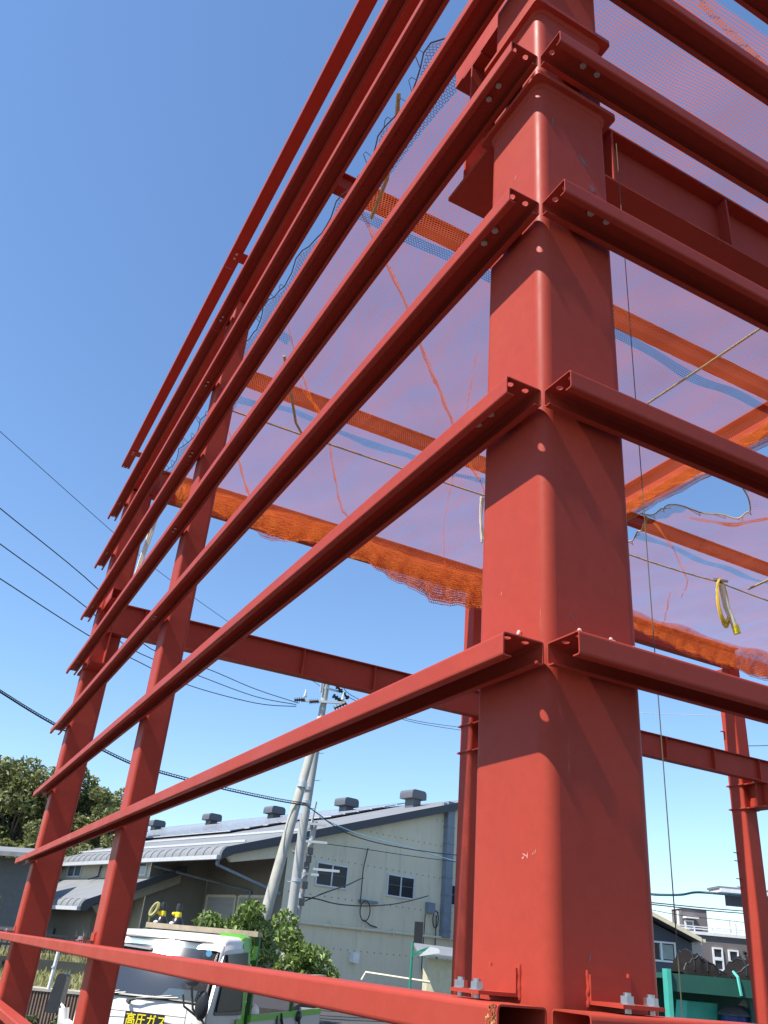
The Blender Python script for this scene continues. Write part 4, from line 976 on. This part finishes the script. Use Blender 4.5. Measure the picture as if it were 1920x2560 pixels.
# panel gaps
mb = MB(TK); mb.tube([(.60, -.022, 1.16), (.60, -.032, .60)], .004, 4); mb.tube([(-.60, -.022, 1.16), (-.60, -.032, .60)], .004, 4); mb.tube([(-.60, -.027, 1.09), (.60, -.027, 1.09)], .004, 4); mb.build('panel_gap', BLACKP, TR)
for x in (-.62, .62):
    mb = MB(TK); mb.ell((x, .0, .62), .12, .04, .08, 12, 8); mb.build('headlight', plain('headlamp', (.6, .62, .62), .1, .3) if x < 0 else MATS['headlamp'], TR)
mb = MB(TK); mb.prism(rnd([(-.06, .28), (-.06, .50), (.05, .50), (.05, .28)], .03, 3), lambda a, b, l: (l, a, b), -.80, .80); mb.build('bumper', WHITE, TR)
# chassis, wheels, bed
mb = MB(TK); mb.box(-.35, .35, 1.0, 4.3, .45, .60); mb.build('chassis', BLACKP, TR, smooth=0)
for x, y in ((-.70, .62), (.70, .62), (-.68, 3.3), (.68, 3.3)):
    mb = MB(TK); mb.cyl((x-.09, y, .30), (x+.09, y, .30), .30, n=24); w_ = mb.build('wheel', RUBBER, TR); mb = MB(TK); mb.cyl((x-.095, y, .30), (x+.095, y, .30), .16, n=16); mb.build('rim', SILVER, w_)
mb = MB(TK); mb.box(-.82, .82, 1.36, 4.4, .66, .74); mb.build('bed_floor', WOOD, TR, smooth=0)
mb = MB(TK); mb.box(.80, .83, 1.36, 4.4, .74, 1.02); bs = mb.build('bed_side', SILVER, TR, smooth=0); mb = MB(TK); mb.box(.795, .84, 1.36, 4.4, 1.021, 1.09); mb.build('top_edge', GREEN, bs, smooth=0)
mb = MB(TK); mb.box(-.83, -.80, 1.36, 4.4, .74, 1.08); mb.box(-.83, .83, 4.38, 4.41, .74, 1.08); mb.build('bed_side', SILVER, TR, smooth=0)
mb = MB(TK)
for x in (-.78, .78):
    mb.bar((x, 1.40, .7), (x, 1.40, 1.91), .06); mb2 = MB(TK); mb2.bar((x, 3.1, .7), (x, 3.1, 1.42), .05); mb2.build('rack_post', DGREEN, TR, smooth=0)
mb.bar((-.75, 1.40, 1.66), (.75, 1.40, 1.66), .05); mb.bar((-.75, 1.40, 1.4), (.75, 1.40, 1.4), .05); mb.build('rack', DGREEN, TR, smooth=0)
mb = MB(TK); mb.tube([(.84, 2.35, 1.06), (.86, 2.38, .8), (.85, 2.3, .5)], .014, 5); mb.build('tie_strap', BLACKP, TR); mb = MB(TK); mb.tube([(.84, 2.5, 1.08), (.87, 2.6, .85)], .02, 5); mb.build('tie_strap', BLACKP, TR); mb = MB(TK); mb.tube([(.84, 3.25, 1.08), (.87, 3.3, .9), (.86, 3.2, .7)], .02, 5); mb.ell((.85, 3.25, 1.03), .05, .08, .07, 8, 6); mb.build('tie_strap', BLACKP, TR)
text('高圧ガス', .10, TK(.834, 3.12, .80), TY, (0, 0, 1), BLACKP, 'side_lettering', bs, .001)
# loads that rest on the truck
mb = MB(TK); mb.box(-.76, .80, 1.32, 1.44, 1.915, 1.975); tag(mb.build('timber_beam', WOOD, smooth=0), 'weathered timber beam lying across the rack behind the truck cab', 'timber', 'timbers on the truck')
mb = MB(TK); mb.box(.72, .82, 1.5, 4.6, 1.46, 1.52); pk = tag(mb.build('timber_plank', WOOD, smooth=0), 'long weathered plank on the truck rack above the red rail, behind the cab', 'timber', 'timbers on the truck')
mb = MB(TK); mb.box(.60, .71, 1.5, 3.9, 1.40, 1.47); tag(mb.build('banner_roll', plain('pink_board', (.75, .14, .22), .6), smooth=0), 'pink and white board lying under the plank on the truck rack', 'board')
CYB = plain('black_cylinder_paint', (.02, .022, .026), .28); 
for i, x in enumerate((-.70, -.47)):
    t = thing('gas_cylinder', TK(x, 1.62, .74), ('black gas cylinder with yellow neck behind the truck cab, left one beside the yellow ring' , 'black gas cylinder with yellow neck behind the truck cab, right one')[i], 'gas cylinder', 'gas cylinders on the truck')
    mb = MB(TK); pr = [(.10, .74), (.10, 1.93), (.088, 2.0), (.055, 2.055), (.04, 2.07)]
    mb.tube([(x, 1.62, z) for r, z in pr], [r for r, z in pr], 16); mb.build('body', CYB, t)
    mb = MB(TK); mb.tube([(x, 1.62, z) for z in (2.05, 2.09, 2.125)], [.046, .048, .04], 12); mb.ell((x-.05, 1.58, 2.10), .027, .022, .022, 8, 6); mb.build('neck_collar', YELLOW, t)
    mb = MB(TK); mb.tube([(x, 1.62, z) for z in (2.125, 2.185, 2.225)], [.038, .042, .03], 10); mb.build('valve_cap', BLACKP, t)
    mb = MB(TK); mb.ell((x-.035, 1.54, 1.985), .038, .03, .025, 8, 6); mb.build('label_patch', PORC, t)
mb = MB(TK); mb.tube([(-.79+.038*math.cos(a)+.02*math.sin(a), 1.54+.03*math.sin(a), 2.13+.075*math.sin(a)) for a in np.linspace(0, 2*PI, 17)], .024, 6); mb.tube([(-.84, 1.55, 2.06), (-.85, 1.58, 1.93)], .022, 5)
tag(mb.build('hose_ring', plain('lime_hose', (.26, .25, .09), .5)), 'yellow green hose ring hanging left of the gas cylinders above the cab', 'hose')
mb = MB(TK); mb.ell((.66, 1.72, 1.10), .14, .17, .12, 16, 10); mb.box(.58, .82, 1.62, 1.90, .98, 1.0); hel = tag(mb.build('safety_helmet', plain('helmet_white', (.80, .74, .62), .35)), 'off-white safety helmet lying on the truck bed just behind the door', 'helmet')
mb = MB(TK); mb.box(.35, .75, 1.55, 1.75, .74, 1.18); tag(mb.build('orange_bag', plain('orange_bag', (.75, .13, .04), .7), smooth=0), 'small orange bag behind the safety helmet on the truck bed', 'bag')
mb = MB(TK); rr = random.Random(9)
for i in range(14):
    a = rr.uniform(0, 6); p = (rr.uniform(.1, .75), rr.uniform(2.0, 3.6), .78+rr.random()*.18)
    mb.tube([(p[0]+.16*math.cos(a+k), p[1]+.2*math.sin(a+k), p[2]+.05*math.sin(3*k)) for k in np.linspace(0, 5, 9)], .018, 5)
tag(mb.build('hose_heap', plain('brown_hose', (.12, .06, .04), .6)), 'heap of brown hoses and cables in the truck bed behind the red rail', 'hoses')
mb = MB(TK); mb.prism([(1.6, .74), (1.6, 1.05), (2.9, 1.22), (3.4, .74)], lambda a, b, l: (l, a+2.2, b), -.6, .5); tag(mb.build('dark_cover', plain('dark_sheet', (.035, .03, .03), .8), smooth=0), 'dark sheet covered load at the back of the truck beside the bush', 'cover')
# ================================================================ BANK, FENCE, LEFT FOREGROUND
m, nt, out = nm('dry_grass'); p = node(nt, 'ShaderNodeBsdfPrincipled', Roughness=.95); v = coords(nt)
c = ramp(nt, noise(nt, 1.1, 6, .65, v), [(.3, (.10, .12, .03)), (.5, (.22, .20, .08)), (.7, (.34, .28, .16))]); nt.links.new(c, p.inputs[0]); nt.links.new(p.outputs[0], out.inputs[0]); DRYG = m
mb = MB()
def bank(u, v): r = -16+13.6*u; d = 16.35+6*v; return W(r, d, -.87+.38*v+.03*math.sin(9*r+5*v))
mb.grid(bank, 40, 12); tag(mb.build('bank', DRYG, fix=False, smooth=180), kind='structure')
m, nt, out = nm('ribbed_block'); p = node(nt, 'ShaderNodeBsdfPrincipled', Roughness=.9); v = coords(nt)
c = ramp(nt, noise(nt, 3, 5, .6, v), [(.3, (.20, .135, .10)), (.7, (.34, .25, .19))]); nt.links.new(c, p.inputs[0]); nt.links.new(p.outputs[0], out.inputs[0]); RIB = m
RW = thing('retaining_wall', W(-5, 16, GZ), 'brown vertically ribbed retaining wall below the grass bank, left of the truck', 'wall')
mb = MB(lambda r, d, z: W(r, d, z)); mb.box(-16, -2.4, 16.02, 16.3, GZ, -.90)
r = -9.0
while r < -2.5: mb.prism([(r, 16.02), (r+.006, 15.985), (r+.026, 15.985), (r+.032, 16.02)], lambda a, b, l: (a, b, l), GZ, -.91); r += .052
mb.build('ribbed_face', RIB, RW, smooth=0)
mb = MB(lambda r, d, z: W(r, d, z)); mb.box(-16, -2.4, 15.97, 16.36, -.90, -.86); mb.build('coping', plain('pale_coping', (.42, .38, .31), .85, 0, .15, 5), RW, smooth=0)
FB = plain('dark_fence_metal', (.02, .024, .024), .5)
FE = thing('mesh_fence', W(-6, 19, -.6), 'dark metal bar fence with curved-grass behind it, left of the truck', 'fence')
FE['label'] = 'dark metal bar fence on the grass bank behind the white pole'
mb = MB(lambda r, d, z: W(r, d, z))
for z in (-.10, -.32): mb.box(-16, -3.6, 18.98, 19.02, z-.02, z+.02)
mb.build('rail', FB, FE, smooth=0)
mb = MB(lambda r, d, z: W(r, d, z))
for r in np.arange(-9, -3.6, .11): mb.box(r-.008, r+.008, 18.985, 19.015, -.42, -.11)
mb.build('bars', FB, FE, smooth=0)
for r in np.arange(-9, -3.5, 1.35):
    mb = MB(lambda r, d, z: W(r, d, z)); mb.box(r-.025, r+.025, 18.97, 19.03, -.75, -.06); mb.build('post', FB, FE, smooth=0)
mb = MB(lambda r, d, z: W(r, d, z)); mb.box(-16, -3.4, 18.6, 18.8, -.82, -.52); tag(mb.build('kerb_wall', plain('dark_kerb', (.055, .058, .05), .9, 0, .25, 4), smooth=0), 'low dark concrete kerb wall under the bar fence on the bank', 'wall')
LP = thing('marker_pole', W(-4.74, 15.9, -.86), 'slim white steel pole standing on the retaining wall left of the truck mirror', 'pole')
mb = MB(); mb.cyl(W(-4.74, 15.9, -.86), W(-4.72, 15.9, -.30), .030, n=10); mb.build('shaft', PORC, LP); mb = MB(); mb.cyl(W(-4.74, 15.9, -.56), W(-4.735, 15.9, -.53), .036, n=10); mb.build('collar', STEELG, LP)
# tufts and shrubs
def tufts(n, rs, ds, zf, h, mat, name, label, w=.012):
    mb = MB()
    for _ in range(n):
        r, d = random.uniform(*rs), random.uniform(*ds); z = zf(r, d); hh = h*random.uniform(.5, 1.3); a = random.uniform(-.5, .5); b = random.uniform(-.4, .4)
        p = W(r, d, z); s = RH*w*random.uniform(.6, 1.4); q = p+Vector((0, 0, hh))+RH*a*hh+FH*b*hh; mid = p.lerp(q, .5)+Vector((0, 0, hh*.1))
        mb.add([p-s, p+s, mid+s*.7, mid-s*.7, q], [(0, 1, 2, 3), (3, 2, 4)])
    o = mb.build(name, mat, smooth=0, fix=False); return tag(o, label, 'grass', kind='stuff')
GR1 = make_leaf('grass_blade', (.12, .13, .035), (.38, .36, .15)); GR2 = make_leaf('straw_blade', (.22, .17, .09), (.48, .40, .24))
tufts(2600, (-9, -2.8), (16.4, 18.5), lambda r, d: -.87+.38*(d-16.35)/6, .09, GR1, 'grass', 'short yellow green grass on the bank')
tufts(1600, (-9, -3), (19.2, 21.5), lambda r, d: -.72, .32, GR1, 'tall_grass', 'tall green grass behind the bar fence')
tufts(160, (-6.2, -4.2), (21, 23), lambda r, d: -.6, .62, GR2, 'pampas_grass', 'dry straw coloured reed stalks behind the bar fence', .010)
def shrub(r, d, w, z0, z1, label, n, leaf, size, group):
    root = thing('shrub', W(r, d, z0), label, 'shrub', group)
    c = [(*W(r+rng.uniform(-w, w), d+rng.uniform(-.2, .2), rng.uniform(z0+.1, z1-.1)), w*.4) for _ in range(9)]
    leaves(n, clump_sampler(c), size, .9, .2).build('foliage', leaf, root, smooth=0, fix=False)
    mb = MB()
    for q in c: mb.tube([W(r, d, z0), q[:3]], [.02, .006], 4)
    mb.build('stem', BARK, root)
for r, lb in ((-4.55, 'low green shrub at the foot of the ribbed wall, closest to the truck'), (-4.95, 'middle low green shrub at the foot of the ribbed wall'), (-5.35, 'low green shrub at the foot of the ribbed wall, farthest left')):
    shrub(r, 15.2, .30, GZ, -1.12, lb, 900, LEAF3, .05, 'shrubs along the ribbed wall')
shrub(-7.0, 18.0, .5, -.8, .75, 'bright leafy shrub at the far left edge, behind the far left column', 700, LEAF2, .10, 'shrubs at the left edge')
# ================================================================ RIGHT SIDE
def box_w(mb, r0, r1, d0, d1, z0, z1): mb.box(r0, r1, d0, d1, z0, z1)
WT = lambda r, d, z: W(r, d, z)
HN = plain('slate_blue_siding', (.075, .088, .112), .75, 0, .06, 2); HB = plain('taupe_render', (.165, .145, .142), .85, 0, .06, 1.2); BEIGE = plain('beige_fascia', (.62, .55, .38), .6)
PARA = plain('white_parapet', (.78, .78, .78), .5)
H1 = thing('gabled_house', W(14, 45, GZ), 'dark slate house with beige sloped eave and white framed window at right', 'house')
def ze(r): return 2.15-.41*(r-16.75)
mb = MB(); mb.prism([(11.5, GZ), (16.66, GZ), (16.66, ze(16.66)-.25), (11.5, ze(11.5)-.25)], lambda a, z, d: W(a, d, z), 44.6, 54); mb.build('wall', HN, H1, smooth=0)
mb = MB(); mb.prism([(11.2, ze(11.2)), (16.75, 2.15), (16.75, 2.0), (11.2, ze(11.2)-.15)], lambda a, z, d: W(a, d, z), 43.7, 54.4); rf = mb.build('roof', plain('dark_roofing', (.06, .06, .07), .6), H1, smooth=0)
mb = MB(); mb.prism([(11.2, ze(11.2)+.04), (16.8, 2.17), (16.8, 1.98), (11.2, ze(11.2)-.16)], lambda a, z, d: W(a, d, z), 43.6, 43.69); mb.build('verge', BEIGE, rf, smooth=0)
mb = MB(WT); mb.box(16.76, 17.0, 43.65, 54, 1.98, 2.12); mb.build('gutter', BEIGE, rf, smooth=0)
mb = MB(WT); mb.box(16.665, 17.15, 44.58, 54, GZ, 1.97); mb.build('corner_wall', plain('pale_siding', (.42, .40, .38), .8), H1, smooth=0)
def rwin(parent, r0, r1, d, z0, z1, pane, leaves=2, curtain=False):
    mb = MB(WT); w = .08
    mb.box(r0-w, r1+w, d-.08, d, z0-w, z0); mb.box(r0-w, r1+w, d-.08, d, z1, z1+w); mb.box(r0-w, r0, d-.08, d, z0, z1); mb.box(r1, r1+w, d-.08, d, z0, z1)
    for i in range(1, leaves): c = r0+(r1-r0)*i/leaves; mb.box(c-.045, c+.045, d-.07, d, z0, z1)
    f = mb.build('window', PARA, parent, smooth=0)
    mb = MB(WT); mb.box(r0, r1, d-.03, d-.006, z0, z1); mb.build('pane', pane, f, smooth=0)
    if curtain: mb = MB(WT); mb.box(r0+(r1-r0)*.42, r1-.05, d-.037, d-.031, z0+.05, z1-.05); mb.build('curtain', plain('pale_curtain', (.30, .36, .33), .8), f, smooth=0)
rwin(H1, 14.55, 15.78, 44.597, 1.10, 1.82, GLASSD, 2, True)
H2 = thing('flat_roofed_house', W(19, 52, GZ), 'taupe flat roofed house with white parapet rail and stair tower behind the gabled house', 'house')
mb = MB(WT); mb.box(17.9, 27, 50, 60, GZ, 2.62); mb.build('wall', HB, H2, smooth=0)
mb = MB(WT); mb.box(17.8, 27.1, 49.9, 50.1, 2.625, 2.78)
for z in (2.88, 2.99): mb.box(17.8, 27.1, 49.95, 50.0, z, z+.05)
for r in np.arange(17.9, 27, 1.0): mb.box(r-.03, r+.03, 49.95, 50.0, 2.78, 3.0)
mb.build('parapet', PARA, H2, smooth=0)
mb = MB(WT); mb.box(19.0, 20.45, 52, 53.6, 2.62, 4.0); tw = mb.build('stair_tower', HB, H2, smooth=0)
mb = MB(WT); mb.box(18.95, 20.5, 51.95, 53.65, 4.001, 4.06); mb.box(19.05, 19.75, 51.4, 51.99, 3.50, 3.60); mb.build('canopy', PARA, tw, smooth=0)
rwin(tw, 19.2, 19.55, 51.995, 3.02, 3.35, GLASSB, 1)
for r, z, nm_ in ((18.25, 3.75, 'flue'), (21.05, 3.5, 'vent_pipe'), (21.38, 3.35, 'vent_pipe')):
    mb = MB(); mb.tube([W(r, 50.5, 2.7), W(r, 50.5, z)], .07, 8); mb.build(nm_, PARA, H2)
rwin(H2, 19.85, 20.25, 49.997, 1.62, 2.0, GLASSD, 1); rwin(H2, 19.85, 20.25, 49.997, 1.05, 1.46, GLASSD, 1); rwin(H2, 20.7, 21.1, 49.997, 1.5, 1.95, GLASSD, 1)
mb = MB(WT); mb.box(21.9, 23.2, 49.7, 49.99, 1.68, 1.80); mb.build('awning', PARA, H2, smooth=0)
mb = MB(WT); mb.cyl((21.5, 49.95, 1.95), (21.5, 49.8, 1.9), .09, n=8); mb.build('vent_cap', BLACKP, H2)
H3 = thing('grey_roofed_house', W(20.6, 48, GZ), 'house eave with grey roof and white fascia just left of the right column', 'house')
mb = MB(WT); mb.box(19.25, 26, 47, 48.6, 4.76, 4.86); mb.build('roof', plain('grey_slate_roof', (.18, .18, .19), .7), H3, smooth=0)
mb = MB(WT); mb.box(19.3, 26, 46.95, 48.5, 4.58, 4.759); mb.build('fascia', PARA, H3, smooth=0)
mb = MB(WT); mb.box(20.1, 26, 47.6, 48.4, 4.05, 4.579); mb.box(22.5, 26, 47.9, 48.4, GZ, 4.049); mb.build('wall', HN, H3, smooth=0)
# green box body with load
GT, GTL = plain('green_steel', (.02, .15, .11), .5, 0, .12, 3), plain('dark_green_steel', (.014, .09, .068), .55, 0, .15, 3)
GM = thing('green_service_truck', W(5.5, 14, GZ), 'green open-sided service truck body right of the corner column, holding machines', 'truck body')
def gx(u, v, d=14): p = pix(u, v, d); q = p-Vector((CX, CY, 0)); return q.dot(RH), p.z
mb = MB(WT); mb.box(4.70, 7.2, 13.6, 15.6, .10, .17); mb.box(4.70, 7.2, 13.6, 13.66, -.06, .10); mb.build('roof_frame', GTL, GM, smooth=0)
mb = MB(WT); mb.box(4.67, 4.73, 13.55, 13.75, GZ+.9, .22); mb.build('corner_post', plain('turquoise_post', (.06, .42, .33), .45), GM, smooth=0)
for r in (5.9, 6.9):
    mb = MB(WT); mb.box(r, r+.12, 13.7, 13.8, -.69, .09); mb.build('post', GTL, GM, smooth=0)
mb = MB(WT); mb.box(4.72, 7.2, 15.4, 15.5, -.8, .10); mb.build('back_panel', GTL, GM, smooth=0)
mb = MB(WT); mb.box(4.72, 7.2, 13.6, 15.5, -.80, -.70); mb.build('floor', GTL, GM, smooth=0)
mb = MB(WT); mb.add([(5.06, 14.1, -.70), (5.52, 14.1, -.70), (5.60, 14.15, -.17), (5.15, 14.15, -.17), (5.06, 14.6, -.70), (5.52, 14.6, -.70), (5.60, 14.6, -.17), (5.15, 14.6, -.17)], [(0, 1, 2, 3), (7, 6, 5, 4), (0, 4, 5, 1), (1, 5, 6, 2), (2, 6, 7, 3), (3, 7, 4, 0)]); mb.build('tank', plain('turquoise_steel', (.06, .50, .36), .4), GM, smooth=0)
mb = MB(WT); mb.box(4.75, 7.1, 13.9, 15.4, GZ+.45, -.81); mb.build('chassis', BLACKP, GM, smooth=0)
for r in (5.1, 6.6):
    mb = MB(WT); mb.cyl((r, 13.75, GZ+.38), (r, 14.0, GZ+.38), .38, n=20); mb.build('wheel', RUBBER, GM)
DR = thing('steel_drum', W(5.76, 14, -.70), 'blue steel drum with grey lid inside the green truck body', 'drum')
mb = MB(); p = W(5.78, 13.95, 0); mb.tube([(p.x, p.y, z) for z in (-.70, -.5, -.48, -.30)], [.205, .205, .21, .205], 18); mb.build('body', plain('blue_drum_paint', (.012, .045, .22), .4), DR)
mb = MB(); mb.tube([(p.x, p.y, z) for z in (-.30, -.285, -.25, -.17)], [.25, .26, .22, .12], 18); mb.build('lid', plain('grey_lid', (.16, .16, .16), .3, .3), DR)
GN = thing('engine_generator', W(6.4, 14, -.70), 'beige engine generator with louvred side at right inside the green truck body', 'generator')
mb = MB(WT); mb.prism(rnd([(6.02, -.42), (6.02, -.22), (6.14, -.08), (6.70, -.08), (6.70, -.70), (6.50, -.70), (6.50, -.42)], .01, 2), lambda a, b, l: (a, l, b), 13.75, 14.5); mb.build('housing', plain('beige_machine_paint', (.46, .42, .34), .5), GN, smooth=0)
mb = MB(WT)
for i in range(4): mb.box(6.48, 6.68, 13.74, 13.76, -.56+.07*i, -.53+.07*i)
mb.build('louvre', BLACKP, GN, smooth=0)
mb = MB(WT); mb.box(6.02, 6.5, 13.85, 14.4, -.70, -.43); mb.build('engine', BLACKP, GN, smooth=0)
MESHM = plain('black_mesh_bag', (.014, .013, .012), .9, 0, .3, 30, spec=.1)
BG = thing('mesh_bag', W(5.5, 14, .17), 'pair of black mesh bags of scaffold parts tied on top of the green truck body', 'bag')
for xs, hs in (([4.98, 5.03, 5.13, 5.25, 5.40, 5.55, 5.68], [.03, .22, .36, .37, .27, .13, .04]), ([5.70, 5.80, 5.92, 6.02, 6.14, 6.30, 6.50, 6.62], [.04, .14, .28, .36, .26, .17, .09, .02])):
    def bagf(u, v, lift=0):
        r = xs[0]+(xs[-1]-xs[0])*u; q = 2*v-1
        h = .8*float(np.interp(r, xs, hs))*(1-abs(q)**2.2)**.7*(1+.10*math.sin(19*u+6*v)+.07*math.sin(41*u-9*v)+.05*math.sin(30*v))
        return W(r+.03*math.sin(8*v), 13.72+.75*v, .175+max(0, h)+lift)
    mb = MB(); mb.grid(bagf, 40, 22); mb.build('bag', MESHM, BG, smooth=35)
    for uu in (.22, .5, .75):
        mb = MB(); mb.tube([bagf(uu+.05*math.sin(5*v), v, .008) for v in np.linspace(.02, .98, 15)], .010, 4); mb.build('lashing', BLK, BG)
    mb = MB(); mb.tube([bagf(u, .16+.1*u, .008) for u in np.linspace(.02, .98, 15)], .010, 4); mb.build('lashing', BLK, BG)
mb = MB(); mb.tube([W(5.70, 13.7, .26), W(5.71, 13.58, .19), W(5.73, 13.57, -.04)], [.018, .022, .022], 6); mb.build('tie_strap', plain('turquoise_strap', (.10, .52, .42), .6), BG)
# shed, lamp post
SH = thing('small_shed', W(2.9, 30, GZ), 'small pale yellow shed with grey corrugated roof left of the corner column', 'shed')
mb = MB(WT); mb.box(2.72, 4.4, 30.3, 32, GZ, .18); mb.build('wall', plain('pale_yellow_wall', (.62, .56, .36), .8), SH, smooth=0)
mb = MB(WT); mb.add([(2.35, 29.9, .33), (4.6, 29.9, .25), (4.6, 32.2, .55), (2.35, 32.2, .62), (2.35, 29.9, .27), (4.6, 29.9, .19), (4.6, 32.2, .49), (2.35, 32.2, .56)], [(0, 1, 2, 3), (7, 6, 5, 4), (0, 4, 5, 1), (1, 5, 6, 2), (2, 6, 7, 3), (3, 7, 4, 0)]); mb.build('roof', ROOF, SH, smooth=0)
LB = thing('floodlight_post', W(2.22, 26, GZ), 'green post with dark floodlight plate and white lamp, left of the back row column', 'lamp post')
rp, zp = gx(888, 2100, 26); mb = MB(); mb.tube([W(rp-.02, 26, GZ), W(rp, 26, zp+.75)], .036, 8); mb.bar(W(rp, 26, zp+.42), W(rp+.45, 26, zp+.62), .07); mb.build('post', plain('green_post', (.02, .22, .13), .5), LB)
mb = MB(WT); mb.box(rp+.02, rp+.26, 25.9, 25.98, zp+.72, zp+1.25); mb.build('lamp_plate', BLK, LB, smooth=0)
mb = MB(WT); mb.prism(rnd([(rp+.18, zp+.40), (rp+.75, zp+.52), (rp+.72, zp+.62), (rp+.5, zp+.66)], .03, 3), lambda a, b, l: (a, l, b), 25.8, 26.0); mb.build('lamp', PORC, LB, smooth=0)
mb = MB(); q0, q1 = W(-.5, 27, -.9), W(3.2, 27, -1.15); mb.tube([W(.6, 28, -.55), W(.7, 28, -.35), W(2.0, 28, -.42), W(2.6, 28, -.45)], .04, 6); tag(mb.build('guard_rail', CREAM), 'low pale pipe guard rail in front of the cream warehouse wall', 'rail')
# ================================================================ LIGHT, SKY, CAMERA
SUN_EL = math.radians(55.5); SAZ = math.radians(4)
sd = Vector((-math.cos(SUN_EL)*math.cos(SAZ), -math.cos(SUN_EL)*math.sin(SAZ), math.sin(SUN_EL)))
L = bpy.data.lights.new('sun', 'SUN'); L.energy = 3.75; L.angle = math.radians(.53); L.color = (1, .95, .87)
so = bpy.data.objects.new('sun', L); COL.objects.link(so); so.rotation_euler = sd.to_track_quat('Z', 'Y').to_euler(); so.location = (0, 0, 30)
wd = bpy.data.worlds.new('World'); sc.world = wd; wd.use_nodes = True; nt = wd.node_tree
for n_ in list(nt.nodes): nt.nodes.remove(n_)
sk = nt.nodes.new('ShaderNodeTexSky'); sk.sky_type = 'NISHITA'; sk.sun_disc = False; sk.sun_elevation = SUN_EL
sk.sun_rotation = math.atan2(sd.x, sd.y); sk.air_density = 1.2; sk.dust_density = 0; sk.ozone_density = 7; sk.altitude = 50
bg = nt.nodes.new('ShaderNodeBackground'); bg.inputs[1].default_value = .097
wo = nt.nodes.new('ShaderNodeOutputWorld'); nt.links.new(sk.outputs[0], bg.inputs[0]); nt.links.new(bg.outputs[0], wo.inputs[0])
cam = bpy.data.cameras.new('camera'); co = bpy.data.objects.new('camera', cam); COL.objects.link(co); sc.camera = co
cam.sensor_fit = 'HORIZONTAL'; cam.sensor_width = 36; cam.lens = 36*FPX/1920; cam.clip_start = .05; cam.clip_end = 2000
fw = FH*math.cos(PITCH)+Vector((0, 0, math.sin(PITCH))); up0 = RH.cross(fw)
r2 = RH*math.cos(ROLL)+up0*math.sin(ROLL); u2 = up0*math.cos(ROLL)-RH*math.sin(ROLL)
co.matrix_world = Matrix(((r2.x, u2.x, -fw.x, CX), (r2.y, u2.y, -fw.y, CY), (r2.z, u2.z, -fw.z, CZ), (0, 0, 0, 1)))
sc.view_settings.view_transform = 'Standard'; sc.view_settings.look = 'None'; sc.view_settings.exposure = 1.1; sc.view_settings.gamma = 1
sc.cycles.max_bounces = 8; sc.cycles.transparent_max_bounces = 24; sc.cycles.diffuse_bounces = 4; sc.cycles.glossy_bounces = 3
